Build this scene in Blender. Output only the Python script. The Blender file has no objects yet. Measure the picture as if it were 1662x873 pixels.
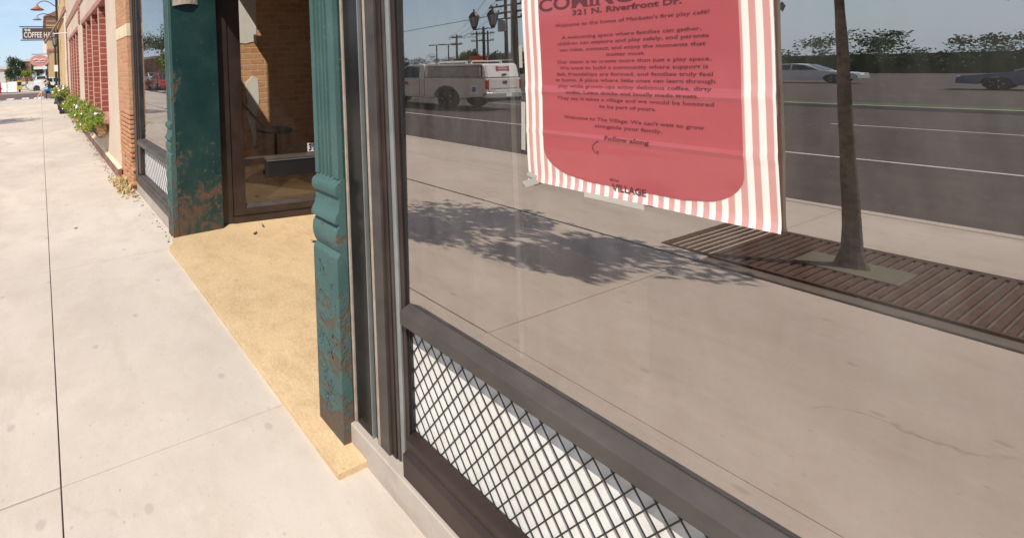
import bpy, bmesh, math, random
from mathutils import Vector, Matrix, noise
R = math.radians
random.seed(7)
C = bpy.context.scene
COL = C.collection
PI = math.pi

# ------------------------------------------------------------------ camera, sky, sun, exposure
F, PX, PY, W_, H_ = 620.0, 275.0, 114.0, 1662.0, 873.0
ROLL, YAW = .038, math.atan(210/620.0)
cd = bpy.data.cameras.new('camera'); cam = bpy.data.objects.new('camera', cd); COL.objects.link(cam); C.camera = cam
cd.sensor_fit = 'HORIZONTAL'; cd.sensor_width = 36; cd.lens = F/W_*36
cd.shift_x = (W_/2-PX)/W_; cd.shift_y = -(H_/2-PY)/W_
cd.clip_start = .02; cd.clip_end = 3000
_f = Vector((math.sin(YAW), math.cos(YAW), 0)); _r = Vector((math.cos(YAW), -math.sin(YAW), 0)); _u = Vector((0, 0, 1))
_ix = _r*math.cos(ROLL)-_u*math.sin(ROLL); _iy = _r*math.sin(ROLL)+_u*math.cos(ROLL)
cam.matrix_world = Matrix(((_ix.x, _iy.x, -_f.x, 0), (_ix.y, _iy.y, -_f.y, 0), (_ix.z, _iy.z, -_f.z, 1.6), (0, 0, 0, 1)))

SUN_EL, SX, SY = R(50), -.82, -.57            # where the sun stands
w = bpy.data.worlds.new('World'); C.world = w; w.use_nodes = True
nt = w.node_tree; bg = nt.nodes['Background']
sky = nt.nodes.new('ShaderNodeTexSky'); sky.sky_type = 'NISHITA'; sky.sun_disc = False
sky.sun_elevation = SUN_EL; sky.sun_rotation = math.atan2(SX, SY); sky.air_density = 1.0; sky.dust_density = .35; sky.ozone_density = 1.0
tc = nt.nodes.new('ShaderNodeTexCoord'); mp = nt.nodes.new('ShaderNodeMapping'); mp.inputs['Scale'].default_value = (1.2, 1.2, 4.5)
nz = nt.nodes.new('ShaderNodeTexNoise'); nz.inputs['Scale'].default_value = 2.2; nz.inputs['Detail'].default_value = 7; nz.inputs['Roughness'].default_value = .55
rp = nt.nodes.new('ShaderNodeValToRGB'); rp.color_ramp.elements[0].position = .46; rp.color_ramp.elements[1].position = .80
rp.color_ramp.elements[0].color = (0, 0, 0, 1); rp.color_ramp.elements[1].color = (.75, .75, .75, 1)
mx = nt.nodes.new('ShaderNodeMix'); mx.data_type = 'RGBA'; mx.inputs['B'].default_value = (7.5, 7.7, 8.0, 1)
nt.links.new(tc.outputs['Generated'], mp.inputs['Vector']); nt.links.new(mp.outputs['Vector'], nz.inputs['Vector'])
nt.links.new(nz.outputs['Fac'], rp.inputs['Fac']); nt.links.new(rp.outputs['Color'], mx.inputs['Factor'])
nt.links.new(sky.outputs['Color'], mx.inputs['A']); sz_ = nt.nodes.new('ShaderNodeSeparateXYZ'); nt.links.new(tc.outputs['Generated'], sz_.inputs[0])
mr = nt.nodes.new('ShaderNodeMapRange'); nt.links.new(sz_.outputs['Z'], mr.inputs[0]); mr.inputs[1].default_value = .0; mr.inputs[2].default_value = .30; mr.inputs[3].default_value = .85; mr.inputs[4].default_value = 0
mh = nt.nodes.new('ShaderNodeMix'); mh.data_type = 'RGBA'; mh.inputs['B'].default_value = (3.7, 4.9, 6.4, 1)
nt.links.new(mr.outputs[0], mh.inputs['Factor']); nt.links.new(mx.outputs['Result'], mh.inputs['A']); nt.links.new(mh.outputs['Result'], bg.inputs['Color'])
bg.inputs['Strength'].default_value = .12
sl = bpy.data.lights.new('sun', 'SUN'); sl.energy = 4.3; sl.angle = R(.5); sl.color = (1, .93, .82)
so = bpy.data.objects.new('sun', sl); COL.objects.link(so)
_d = Vector((SX*math.cos(SUN_EL), SY*math.cos(SUN_EL), math.sin(SUN_EL)))
so.rotation_euler = _d.to_track_quat('Z', 'Y').to_euler(); so.location = (-20, -15, 30)
C.view_settings.view_transform = 'Standard'; C.view_settings.look = 'None'; C.view_settings.exposure = .32; C.view_settings.gamma = 1
C.view_settings.use_curve_mapping = False

# ------------------------------------------------------------------ helpers
def tag(o, label=None, cat=None, group=None, kind=None):
    if label: o['label'] = label
    if cat: o['category'] = cat
    if group: o['group'] = group
    if kind: o['kind'] = kind
    return o
def empty(name, loc, label=None, cat=None, group=None, rz=0):
    o = bpy.data.objects.new(name, None); COL.objects.link(o); o.location = loc; o.rotation_euler.z = rz; o.empty_display_size = .1
    return tag(o, label, cat, group)
def kids(o): return [c for c in list(bpy.data.objects) if c.parent == o]
def copy_tree(o, parent=None):
    c = o.copy(); COL.objects.link(c)
    if parent: c.parent = parent
    for ch in kids(o): copy_tree(ch, c)
    return c
class MB:
    def __init__(s): s.bm = bmesh.new()
    def face(s, pts, flip=False):
        v = [s.bm.verts.new(p) for p in (reversed(pts) if flip else pts)]
        return s.bm.faces.new(v)
    def box(s, x0, x1, y0, y1, z0, z1):
        v = [s.bm.verts.new((x, y, z)) for z in (z0, z1) for y in (y0, y1) for x in (x0, x1)]
        for f in ((0,2,3,1),(4,5,7,6),(0,1,5,4),(2,6,7,3),(0,4,6,2),(1,3,7,5)): s.bm.faces.new([v[i] for i in f])
        return s
    def prism(s, poly, a0, a1, axis='z'):
        """closed outline in the two other axes (z: x,y; y: x,z; x: y,z) pushed from a0 to a1"""
        def P(p, a): return {'z': (p[0], p[1], a), 'y': (p[0], a, p[1]), 'x': (a, p[0], p[1])}[axis]
        n = len(poly); A = [s.bm.verts.new(P(p, a0)) for p in poly]; B = [s.bm.verts.new(P(p, a1)) for p in poly]
        s.bm.faces.new(A[::-1]); s.bm.faces.new(B)
        for i in range(n): s.bm.faces.new((A[i], A[(i+1) % n], B[(i+1) % n], B[i]))
        return s
    def tube(s, pts, r, n=8, cap=True):
        pts = [Vector(p) for p in pts]; rs = r if isinstance(r, (list, tuple)) else [r]*len(pts); rings = []
        for i, p in enumerate(pts):
            t = (pts[min(i+1, len(pts)-1)]-pts[max(i-1, 0)]).normalized()
            a = t.cross(Vector((0, 0, 1)) if abs(t.z) < .95 else Vector((1, 0, 0))).normalized(); b = t.cross(a)
            rings.append([s.bm.verts.new(p+(a*math.cos(2*PI*k/n)+b*math.sin(2*PI*k/n))*rs[i]) for k in range(n)])
        for i in range(len(rings)-1):
            for k in range(n): s.bm.faces.new((rings[i][k], rings[i][(k+1) % n], rings[i+1][(k+1) % n], rings[i+1][k]))
        if cap: s.bm.faces.new(rings[0][::-1]); s.bm.faces.new(rings[-1])
        return s
    def lathe(s, prof, c=(0, 0, 0), n=20, axis='z'):
        rings = []
        for r, h in prof:
            ring = []
            for k in range(n):
                a = 2*PI*k/n; x, y = r*math.cos(a), r*math.sin(a)
                p = {'z': (x, y, h), 'x': (h, x, y), 'y': (x, h, y)}[axis]
                ring.append(s.bm.verts.new((p[0]+c[0], p[1]+c[1], p[2]+c[2])))
            rings.append(ring)
        for i in range(len(rings)-1):
            for k in range(n): s.bm.faces.new((rings[i][k], rings[i][(k+1) % n], rings[i+1][(k+1) % n], rings[i+1][k]))
        if prof[0][0] > 1e-4: s.bm.faces.new(rings[0][::-1])
        if prof[-1][0] > 1e-4: s.bm.faces.new(rings[-1])
        return s
    def blob(s, c, r, sub=2, jit=.0, seed=0):
        m = bmesh.ops.create_icosphere(s.bm, subdivisions=sub, radius=1)
        for v in m['verts']:
            d = 1+jit*noise.noise(v.co*1.7+Vector((seed, seed*2, 0)))
            v.co = Vector((v.co.x*r[0]*d+c[0], v.co.y*r[1]*d+c[1], v.co.z*r[2]*d+c[2]))
        return s
    def build(s, name, mat, parent=None, bevel=0, smooth=False, kind=None, local=False, seg=2):
        bmesh.ops.recalc_face_normals(s.bm, faces=s.bm.faces)
        me = bpy.data.meshes.new(name); s.bm.to_mesh(me); s.bm.free(); me.materials.append(mat)
        return link(name, me, parent, bevel, smooth, kind, local, seg)
def link(name, me, parent=None, bevel=0, smooth=False, kind=None, local=False, seg=2):
    o = bpy.data.objects.new(name, me); COL.objects.link(o)
    if parent is not None:
        o.parent = parent
        if not local:                       # built in world metres: move into the parent's frame
            p, off = parent, Vector((0, 0, 0))
            while p is not None: off += Vector(p.location); p = p.parent
            me.transform(Matrix.Translation(-off))
    if smooth:
        for p in me.polygons: p.use_smooth = True
    if bevel:
        b = o.modifiers.new('bevel', 'BEVEL'); b.width = bevel; b.segments = seg; b.limit_method = 'ANGLE'; b.angle_limit = R(35)
        for p in me.polygons: p.use_smooth = True
        try: o.modifiers.new('wn', 'WEIGHTED_NORMAL').keep_sharp = True
        except Exception: pass
    if kind: o['kind'] = kind
    return o

# ------------------------------------------------------------------ materials
class NG:
    def __init__(s, name):
        s.m = bpy.data.materials.new(name); s.m.use_nodes = True; s.t = s.m.node_tree; s.n = s.t.nodes; s.b = s.n['Principled BSDF']
        s._c = None
    def N(s, typ, **k):
        x = s.n.new('ShaderNode'+typ)
        for a, v in k.items():
            if a in x.inputs: s.put(x.inputs[a], v)
            else: setattr(x, a, v)
        return x
    def put(s, sock, v):
        if isinstance(v, bpy.types.NodeSocket): s.t.links.new(v, sock)
        else: sock.default_value = v
    def co(s, obj=False):
        if obj: return s.N('TexCoord').outputs['Object']
        if s._c is None: s._c = s.N('NewGeometry')
        return s._c.outputs['Position']
    def noise(s, scale, detail=4, rough=.55, obj=False, vec=None):
        return s.N('TexNoise', Vector=vec or s.co(obj), Scale=scale, Detail=detail, Roughness=rough).outputs['Fac']
    def ramp(s, fac, a, b, c0=(0,0,0,1), c1=(1,1,1,1)):
        r = s.N('ValToRGB', Fac=fac); e = r.color_ramp.elements; e[0].position = a; e[1].position = b; e[0].color = c0; e[1].color = c1
        return r.outputs['Color']
    def mix(s, f, a, b, mode='MIX'):
        x = s.N('Mix', data_type='RGBA', blend_type=mode)
        for i, v in ((0, f), (6, a), (7, b)): s.put(x.inputs[i], v)
        return x.outputs[2]
    def math(s, op, a, b=0):
        x = s.N('Math', operation=op); s.put(x.inputs[0], a); s.put(x.inputs[1], b); return x.outputs[0]
    def bump(s, h, st=.3, d=.01):
        b = s.N('Bump', Height=h, Strength=st, Distance=d); s.put(s.b.inputs['Normal'], b.outputs['Normal'])
    def set(s, **k):
        for a, v in k.items(): s.put(s.b.inputs[a.replace('_', ' ')], v)
        return s.m
def c4(c): return (c[0], c[1], c[2], 1)
def plain(name, col, rough=.6, metal=0, var=.12, scale=6, bump=0, obj=True, spec=.5):
    g = NG(name); n = g.noise(scale, 5, obj=obj)
    a = tuple(x*(1-var) for x in col); b = tuple(min(1, x*(1+var)) for x in col)
    g.set(Base_Color=g.mix(g.ramp(n, .35, .65), c4(a), c4(b)), Roughness=rough, Metallic=metal)
    g.b.inputs['Specular IOR Level'].default_value = spec
    if bump: g.bump(g.noise(scale*9, 4, obj=obj), bump, .006)
    return g.m
def painted(name, base, faded, rust_amt, fade_amt, rough=.5):
    """old enamel on iron: faded patches, chips and rust that gathers low and along seams"""
    g = NG(name); p = g.co()
    n1 = g.noise(3.2, 6, .6); n2 = g.noise(17, 6, .65); n3 = g.noise(70, 3); n4 = g.noise(1.4, 3)
    col = g.mix(g.ramp(n1, .5-fade_amt*.25, .75), c4(base), c4(faded))
    col = g.mix(g.math('MULTIPLY', g.ramp(n3, .62, .75), .35), col, c4(tuple(min(1, x*2.2+.03) for x in faded)))
    sep = g.N('SeparateXYZ', Vector=p); low = g.N('MapRange', Value=sep.outputs['Z'])
    for k, v in zip((1, 2, 3, 4), (1.2, .05, 0, .12)): low.inputs[k].default_value = v
    s = g.math('ADD', g.math('ADD', g.math('MULTIPLY', n1, .30), g.math('ADD', g.math('MULTIPLY', n2, .52), g.math('MULTIPLY', n3, .18))), low.outputs[0])
    edge = g.N('MapRange', Value=sep.outputs['X'])
    for k, v in zip((1, 2, 3, 4), (1.33, 1.18, 0, .10)): edge.inputs[k].default_value = v
    mid = g.N('MapRange', Value=sep.outputs['Z'])
    for k, v in zip((1, 2, 3, 4), (1.75, 1.55, 0, 1)): mid.inputs[k].default_value = v
    s = g.math('ADD', s, g.math('MULTIPLY', edge.outputs[0], mid.outputs[0]))
    s = g.math('ADD', s, g.math('MULTIPLY', g.math('SUBTRACT', n4, .5), .35))
    ru = g.ramp(s, .70-rust_amt, .76-rust_amt)
    rc = g.mix(n2, (.050, .024, .016, 1), (.155, .085, .048, 1))
    col = g.mix(g.math('MULTIPLY', ru, .88), col, rc)
    chip = g.ramp(g.N('TexVoronoi', Vector=p, Scale=38).outputs['Distance'], .0, .16, (1,1,1,1), (0,0,0,1))
    chip = g.math('MULTIPLY', chip, g.ramp(n2, .56, .6))
    col = g.mix(chip, col, (.42, .30, .19, 1))
    g.set(Base_Color=col, Roughness=g.mix(ru, (rough,)*3+(1,), (.9, .9, .9, 1)))
    g.bump(g.math('ADD', g.math('MULTIPLY', n3, .5), g.math('SUBTRACT', g.math('MULTIPLY', n2, .8), g.math('MULTIPLY', ru, 1.5))), .55, .004)
    return g.m
def brick(name, c1, c2, mortar, bw, bh, ms=.012, bump=.6, var=.5, frame=None):
    g = NG(name); geo = g.N('NewGeometry'); sn = g.N('SeparateXYZ', Vector=geo.outputs['Normal']); sp = g.N('SeparateXYZ', Vector=geo.outputs['Position'])
    isx = g.math('GREATER_THAN', g.math('ABSOLUTE', sn.outputs['X']), .7)
    u = g.mix(isx, sp.outputs['X'], sp.outputs['Y'])
    v = g.N('CombineXYZ', X=u, Y=sp.outputs['Z'])
    wob = g.noise(9, 3); vv = g.N('VectorMath', operation='ADD'); g.put(vv.inputs[0], v.outputs[0])
    wb = g.N('CombineXYZ', X=g.math('MULTIPLY', g.math('SUBTRACT', wob, .5), .010), Y=g.math('MULTIPLY', g.math('SUBTRACT', g.noise(7, 2), .5), .012)); g.put(vv.inputs[1], wb.outputs[0])
    t = g.N('TexBrick', Vector=vv.outputs[0], Color1=c4(c1), Color2=c4(c2), Mortar=c4(mortar), Scale=1.0)
    t.inputs['Brick Width'].default_value = bw; t.inputs['Row Height'].default_value = bh; t.inputs['Mortar Size'].default_value = ms; t.inputs['Mortar Smooth'].default_value = .25; t.inputs['Bias'].default_value = 0
    n = g.noise(22, 5, .65)
    col = g.mix(var, t.outputs['Color'], g.mix(n, (.25, .22, .2, 1), (.85, .8, .75, 1)), 'OVERLAY')
    g.set(Base_Color=col, Roughness=.88)
    g.bump(g.math('SUBTRACT', g.math('MULTIPLY', n, .4), t.outputs['Fac']), bump, .012)
    return g.m
def leafy(name, a, b):
    g = NG(name); oi = g.noise(3.1, 3, obj=True); n2 = g.noise(60, 1, obj=True)
    col = g.mix(g.math('ADD', g.math('MULTIPLY', oi, .5), g.math('MULTIPLY', n2, .5)), c4(a), c4(b))
    g.set(Base_Color=col, Roughness=.55)
    tr = g.N('BsdfTranslucent', Color=col); ms = g.N('MixShader'); ms.inputs[0].default_value = .3
    g.t.links.new(g.b.outputs[0], ms.inputs[1]); g.t.links.new(tr.outputs[0], ms.inputs[2]); g.t.links.new(ms.outputs[0], g.n['Material Output'].inputs[0])
    return g.m
def glass(name, tint, refl, ior, gl=(1,1,1), rough=0.0, dust=.04, wave=.0):
    """coated shop glass: clear to light, with a mirror share that rises at grazing angles"""
    g = NG(name); g.n.remove(g.b)
    tr = g.N('BsdfTransparent', Color=c4(tint)); go = g.N('BsdfGlossy', Color=c4(gl), Roughness=rough)
    fr = g.N('Fresnel'); fr.inputs['IOR'].default_value = ior
    fac = g.math('MINIMUM', g.math('ADD', g.math('MULTIPLY', fr.outputs[0], 1-refl), refl), .95)
    ms = g.N('MixShader', Fac=fac); g.t.links.new(tr.outputs[0], ms.inputs[1]); g.t.links.new(go.outputs[0], ms.inputs[2])
    if wave:
        bp = g.N('Bump', Height=g.noise(2.6, 1), Strength=wave, Distance=.01); g.t.links.new(bp.outputs[0], go.inputs['Normal'])
    mpg = g.N('Mapping', Vector=g.co()); mpg.inputs['Scale'].default_value = (7, 7, 1.6); mpg.inputs['Rotation'].default_value = (.35, 0, 0)
    sm = g.ramp(g.noise(2.2, 6, .62, vec=mpg.outputs[0]), .36, .74); sp_ = g.ramp(g.noise(160, 2), .66, .72)
    df = g.N('BsdfDiffuse', Color=(.72, .68, .62, 1)); m2 = g.N('MixShader', Fac=g.math('ADD', g.math('MULTIPLY', sm, dust), g.math('MULTIPLY', sp_, dust*.35)))
    g.t.links.new(ms.outputs[0], m2.inputs[1]); g.t.links.new(df.outputs[0], m2.inputs[2])
    g.t.links.new(m2.outputs[0], g.n['Material Output'].inputs[0]); return g.m

def concrete(name, base, stain, s=1.0, agg=0, wear=0):
    g = NG(name); n1 = g.noise(.55*s, 5, .6); n2 = g.noise(3.1*s, 8, .68); n3 = g.noise(42*s, 5, .65); n4 = g.noise(300, 2); n5 = g.noise(11*s, 6, .7)
    dk = lambda q: c4(tuple(x*q for x in base))
    col = g.mix(g.ramp(n1, .36, .66), c4(base), dk(.80))
    col = g.mix(g.math('MULTIPLY', g.ramp(n2, .48, .72), .75), col, c4(stain))
    col = g.mix(g.math('MULTIPLY', g.ramp(n5, .55, .80), .35), col, c4(tuple(min(1, x*1.18) for x in base)))
    col = g.mix(g.math('MULTIPLY', g.ramp(n3, .58, .72), .30), col, dk(.60))
    col = g.mix(g.math('MULTIPLY', g.ramp(n4, .6, .66), .22+agg*.4), col, dk(.5))
    h = g.math('ADD', g.math('MULTIPLY', n3, .6), g.math('MULTIPLY', n4, .4))
    if wear:
        vo = g.N('TexVoronoi', Vector=g.co(), Scale=1.7, voronoi_dimensions='2D'); spot = g.ramp(vo.outputs['Distance'], .022, .038, (1,1,1,1), (0,0,0,1))   # gum
        col = g.mix(g.math('MULTIPLY', spot, .33), col, dk(.42))
        v2 = g.N('TexVoronoi', Vector=g.co(), Scale=8.0, voronoi_dimensions='2D'); sp2 = g.math('MULTIPLY', g.ramp(v2.outputs['Distance'], .03, .06, (1,1,1,1), (0,0,0,1)), g.ramp(n5, .45, .6))
        col = g.mix(g.math('MULTIPLY', sp2, .5), col, dk(.5))
        mpv = g.N('Mapping', Vector=g.co()); mpv.inputs['Scale'].default_value = (1, .25, 1); mpv.inputs['Rotation'].default_value = (0, 0, .5)
        st = g.noise(2.2, 6, .7, vec=mpv.outputs[0]); col = g.mix(g.math('MULTIPLY', g.ramp(st, .54, .70), .32), col, c4(tuple(x*.74 for x in stain)))
        dv = g.N('VectorMath', operation='ADD'); wn = g.N('TexNoise', Vector=g.co(), Scale=2.5, Detail=5); ws = g.N('VectorMath', operation='SCALE'); g.put(ws.inputs[0], wn.outputs['Color']); ws.inputs['Scale'].default_value = .5
        g.put(dv.inputs[0], g.co()); g.put(dv.inputs[1], ws.outputs[0])
        cr = g.N('TexVoronoi', Vector=dv.outputs[0], Scale=.42, feature='DISTANCE_TO_EDGE'); crk = g.ramp(cr.outputs['Distance'], .0004, .0016, (1,1,1,1), (0,0,0,1))
        crk = g.math('MULTIPLY', crk, g.ramp(n1, .53, .60)); col = g.mix(g.math('MULTIPLY', crk, .45), col, dk(.25))
        h = g.math('SUBTRACT', h, crk)
    if agg:
        vo = g.N('TexVoronoi', Vector=g.co(), Scale=120); col = g.mix(.26*agg, col, g.ramp(vo.outputs['Color'], .2, .9, dk(.45), c4(tuple(min(1, x*1.5) for x in base))))
        g.bump(g.math('ADD', vo.outputs['Distance'], h), .22, .004)
    else: g.bump(h, .28, .004)
    g.set(Base_Color=col, Roughness=.9); return g.m

M = {}
M['walk'] = concrete('sidewalk_concrete', (.565, .495, .425), (.44, .37, .30), 1.0, 0, 1)
M['base'] = concrete('foundation_concrete', (.42, .36, .31), (.30, .24, .20), 2)
M['slab'] = concrete('tan_aggregate', (.62, .445, .255), (.42, .27, .14), 1.8, .6, 1)
M['joint'] = plain('joint_dirt', (.15, .12, .10), .95, obj=False)
M['joint_black'] = plain('tar_joint', (.03, .025, .022), .9, obj=False)
M['asphalt'] = concrete('asphalt', (.070, .050, .043), (.105, .078, .066), .6, .3, 1)
M['brickroad'] = concrete('brown_paving', (.14, .085, .075), (.10, .06, .05), 1.5)
M['earth'] = concrete('earth', (.16, .14, .10), (.10, .10, .06), .3)
M['verge'] = concrete('mown_grass', (.06, .10, .025), (.12, .13, .05), 1.2)
M['white_line'] = plain('road_paint', (.62, .60, .56), .8, obj=False)
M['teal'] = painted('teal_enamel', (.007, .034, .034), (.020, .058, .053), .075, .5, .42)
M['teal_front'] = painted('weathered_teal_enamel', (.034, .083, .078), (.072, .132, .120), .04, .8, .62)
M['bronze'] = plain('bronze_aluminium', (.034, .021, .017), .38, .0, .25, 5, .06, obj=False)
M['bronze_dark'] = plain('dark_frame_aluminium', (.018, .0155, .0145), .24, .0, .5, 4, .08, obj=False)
M['bronze_lit'] = plain('lit_bronze_aluminium', (.066, .055, .050), .42, .1, .2, 9, .05, obj=False)  # paler copy of the bronze, light on the frame put into its colour
M['alu'] = plain('mill_aluminium', (.27, .28, .27), .42, .4, .12, 8, obj=False)
M['caulk'] = plain('cream_caulk', (.30, .245, .20), .8, 0, .15, 15, .2, obj=False)
M['gasket'] = plain('black_gasket', (.010, .009, .009), .5, obj=False)
M['brick_or'] = brick('orange_brick', (.42, .185, .085), (.52, .25, .125), (.40, .30, .21), .205, .0635, .009, .9, .45)
M['brick_red'] = brick('red_brick', (.27, .068, .050), (.33, .095, .070), (.50, .33, .27), .56, .116, .009, .4, .35)
M['brick_belt'] = brick('brick_belt', (.30, .105, .075), (.36, .14, .10), (.42, .30, .24), .2, .075, .01, .4, .3)
M['brick_int'] = brick('interior_brick', (.54, .26, .125), (.66, .37, .19), (.60, .46, .32), .25, .086, .010, .8, .5)
M['brick_tan'] = brick('tan_brick', (.50, .32, .14), (.58, .39, .18), (.52, .40, .25), .21, .07, .01, .3, .3)
M['stone'] = plain('cream_limestone', (.66, .53, .36), .85, 0, .12, 7, .3, obj=False)
M['stucco'] = plain('beige_stucco', (.56, .44, .34), .9, 0, .07, 1.2, .35, obj=False)
M['sill'] = plain('pinkish_sill', (.40, .19, .16), .75, 0, .2, 7, .2, obj=False)
M['brownstrip'] = plain('brown_plinth_metal', (.22, .105, .080), .6, 0, .22, 5, .1, obj=False)
M['glass'] = glass('shop_glass', (.92, .87, .82), .43, 1.5, (1, .93, .885), dust=.065, wave=.012)
M['glass_clear'] = glass('door_glass', (.96, .94, .90), .05, 1.45, dust=.03)
M['glass_left'] = glass('side_window_glass', (.92, .91, .90), .30, 2.1, dust=.05, wave=.006)
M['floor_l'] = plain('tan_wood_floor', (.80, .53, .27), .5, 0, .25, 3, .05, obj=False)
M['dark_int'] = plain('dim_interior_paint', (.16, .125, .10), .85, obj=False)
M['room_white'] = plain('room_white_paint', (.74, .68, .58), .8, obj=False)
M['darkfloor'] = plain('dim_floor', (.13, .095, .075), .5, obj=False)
M['white'] = plain('white_paint', (.78, .76, .72), .55, 0, .05)
M['panel'] = concrete('dusty_reflection_white', (.76, .74, .70), (.60, .55, .48), 3)  # white stands for the sidewalk mirrored in the lower panes; stains are dust
M['offwhite'] = plain('cream_paint', (.66, .60, .50), .6, 0, .08)
M['black'] = plain('black_plastic', (.014, .014, .015), .42)
M['dkmetal'] = plain('dark_iron', (.030, .028, .027), .5, .2)
M['wood'] = plain('brown_wood', (.20, .095, .040), .6, 0, .3, 9, .1)
M['rust'] = plain('rusted_iron', (.075, .030, .014), .85, 0, .4, 14, .3)
M['copper'] = plain('copper_lamp', (.36, .16, .10), .5, .4)
M['grey'] = plain('grey_paint', (.30, .30, .30), .5, .2)
M['tyre'] = plain('tyre_rubber', (.018, .017, .017), .85)
M['leaf'] = leafy('foliage_mid', (.030, .075, .012), (.085, .15, .025))
M['leaf_y'] = leafy('foliage_lime', (.16, .27, .022), (.34, .40, .055))
M['leaf_d'] = leafy('foliage_dark', (.018, .045, .014), (.05, .09, .025))
M['bark'] = plain('bark', (.115, .088, .066), .95, 0, .5, 26, 1.0)
M['skin'] = plain('skin', (.52, .29, .20), .55, 0, .06)
M['hair'] = plain('brown_hair', (.10, .045, .022), .6, 0, .3, 30)

# ------------------------------------------------------------------ the ground, road and pavement
XF = 1.16                       # face of the shopfront
MB().box(-400, 400, -200, 600, -.60, -.20).build('ground', M['earth'], kind='structure')
MB().box(-24.5, -5.6, -60, 28.2, -.30, -.12).build('road', M['asphalt'], kind='structure')
MB().box(-24.5, -5.6, 38.6, 260, -.30, -.12).build('road', M['asphalt'], kind='structure')
MB().box(-90, 60, 28.2, 38.6, -.30, -.116).build('side_street', M['brickroad'], kind='structure')
MB().box(-90, -24.5, -60, 28.2, -.30, -.10).build('parking_lot', M['asphalt'], kind='structure')
b = MB()
for (x, y0, y1) in ((-10.6, -10, 26), ): b.box(x-.06, x+.06, y0, y1, -.117, -.113)
for k in range(5): b.box(-17.4, -17.28, -8+k*8, -4+k*8, -.117, -.113)
for k in range(5): b.box(-5.2-k*1.0, -4.7-k*1.0, 29.2, 32.2, -.113, -.109)
for k in range(4): b.box(-.3-k*1.05, .2-k*1.05, 28.9, 31.4, -.113, -.109)
b.build('road_marking', M['white_line'], kind='structure')
MB().box(-5.52, 8, -60, 28.0, -.28, -.012).build('pavement_bed', M['joint'], kind='structure')
b = MB(); g = .0026
xs = [-5.44, -4.02, -2.42, .02, 1.19]
ys = [3.28-1.72*k for k in range(-15, 30)]
for i in range(len(xs)-1):
    for j in range(len(ys)-1):
        x0, x1, y0, y1 = xs[i]+(.019 if i == 2 else g), xs[i+1]-(.019 if i == 1 else g), ys[j+1]+g*.6, ys[j]-g*.6
        if y1 > 28: continue
        if i == 1 and (0.5 < (y0+y1)/2 < 1.7 or 12.8 < (y0+y1)/2 < 14.5):
            continue
        dz = random.uniform(-.0015, .0015)
        b.box(x0, x1, y0, y1, -.03, dz)
b.build('sidewalk', M['walk'], kind='structure', bevel=.0025, seg=1)
MB().box(-2.438, -2.402, -40, 27.9, -.011, .0015).build('expansion_joint', M['joint_black'], kind='structure')
MB().box(-5.62, -5.45, -60, 28.0, -.28, .004).build('kerb', M['walk'], kind='structure', bevel=.02)
MB().box(-5.62, 12, 38.6, 120, -.28, .0).build('far_sidewalk', M['walk'], kind='structure')
# the raised tan slab in the entry, rounded where it meets the pavement
pl = [(3.6, 3.6), (1.18, 3.6), (1.085, 3.30)]
for k in range(7):
    a = PI/2+k/6*PI/2; pl.append((1.125+.10*math.cos(a), 3.26+.10*math.sin(a)-.06))
pl += [(1.035, 2.86), (1.03, 1.2), (3.6, 1.2)]
MB().prism(pl, -.02, .028).build('entrance_slab', M['slab'], kind='structure', bevel=.014, seg=3)

# ------------------------------------------------------------------ the corner shop
shop = empty('shop_building', (1.16, 2.4, 0), 'shop with teal iron columns, dark framed windows and recessed door beside the pavement', 'building')
# masses: wall over the windows, entry ceiling, side and back walls
b = MB(); b.box(1.22, 6.2, -2.9, 1.30, 3.0, 7.5); b.box(1.22, 1.40, 3.62, 5.70, 3.0, 3.5); b.box(5.0, 6.2, 3.62, 5.70, 3.0, 3.5); b.box(1.4, 5.0, 5.1, 5.70, 3.0, 3.4); b.box(1.22, 6.2, 1.30, 3.62, 3.01, 7.5)  # left unit kept low so sun reaches the added ceiling opening
b.box(1.16, 1.50, 4.975, 5.70, 2.9, 3.52)
b.build('upper_wall', M['brick_or'], shop)
MB().box(1.17, 6.0, 1.302, 3.56, 2.96, 3.008).build('entry_ceiling', M['bronze'], shop)
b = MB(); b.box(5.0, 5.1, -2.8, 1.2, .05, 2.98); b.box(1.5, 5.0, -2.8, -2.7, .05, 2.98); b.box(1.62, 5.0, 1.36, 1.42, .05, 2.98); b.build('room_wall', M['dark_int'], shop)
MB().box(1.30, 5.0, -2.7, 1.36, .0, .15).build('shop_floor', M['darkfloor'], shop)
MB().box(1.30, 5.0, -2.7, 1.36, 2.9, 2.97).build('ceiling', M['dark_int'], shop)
MB().prism([(1.66, 3.56), (1.75, 3.54), (2.99, 3.37), (5.2, 3.37), (5.2, 5.06), (1.25, 5.06), (1.25, 3.56)], .0, .12).build('wood_floor', M['floor_l'], shop)
MB().box(1.24, 5.3, 5.06, 5.30, .0, 2.99).build('brick_party_wall', M['brick_int'], shop)
b = MB(); b.box(5.2, 5.3, 3.0, 5.06, .0, 2.99); b.build('room_wall', M['room_white'], shop)
b = MB(); b.box(2.45, 5.2, 3.56, 4.62, 2.88, 2.99); b.box(2.66, 5.2, 4.62, 5.06, 2.88, 2.99); b.box(1.3, 2.66, 4.95, 5.06, 2.88, 2.99); b.box(1.3, 1.45, 3.56, 4.95, 2.88, 2.99); b.build('ceiling', M['room_white'], shop)      # added unseen roof opening, letting sun onto the brick behind the door
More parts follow.
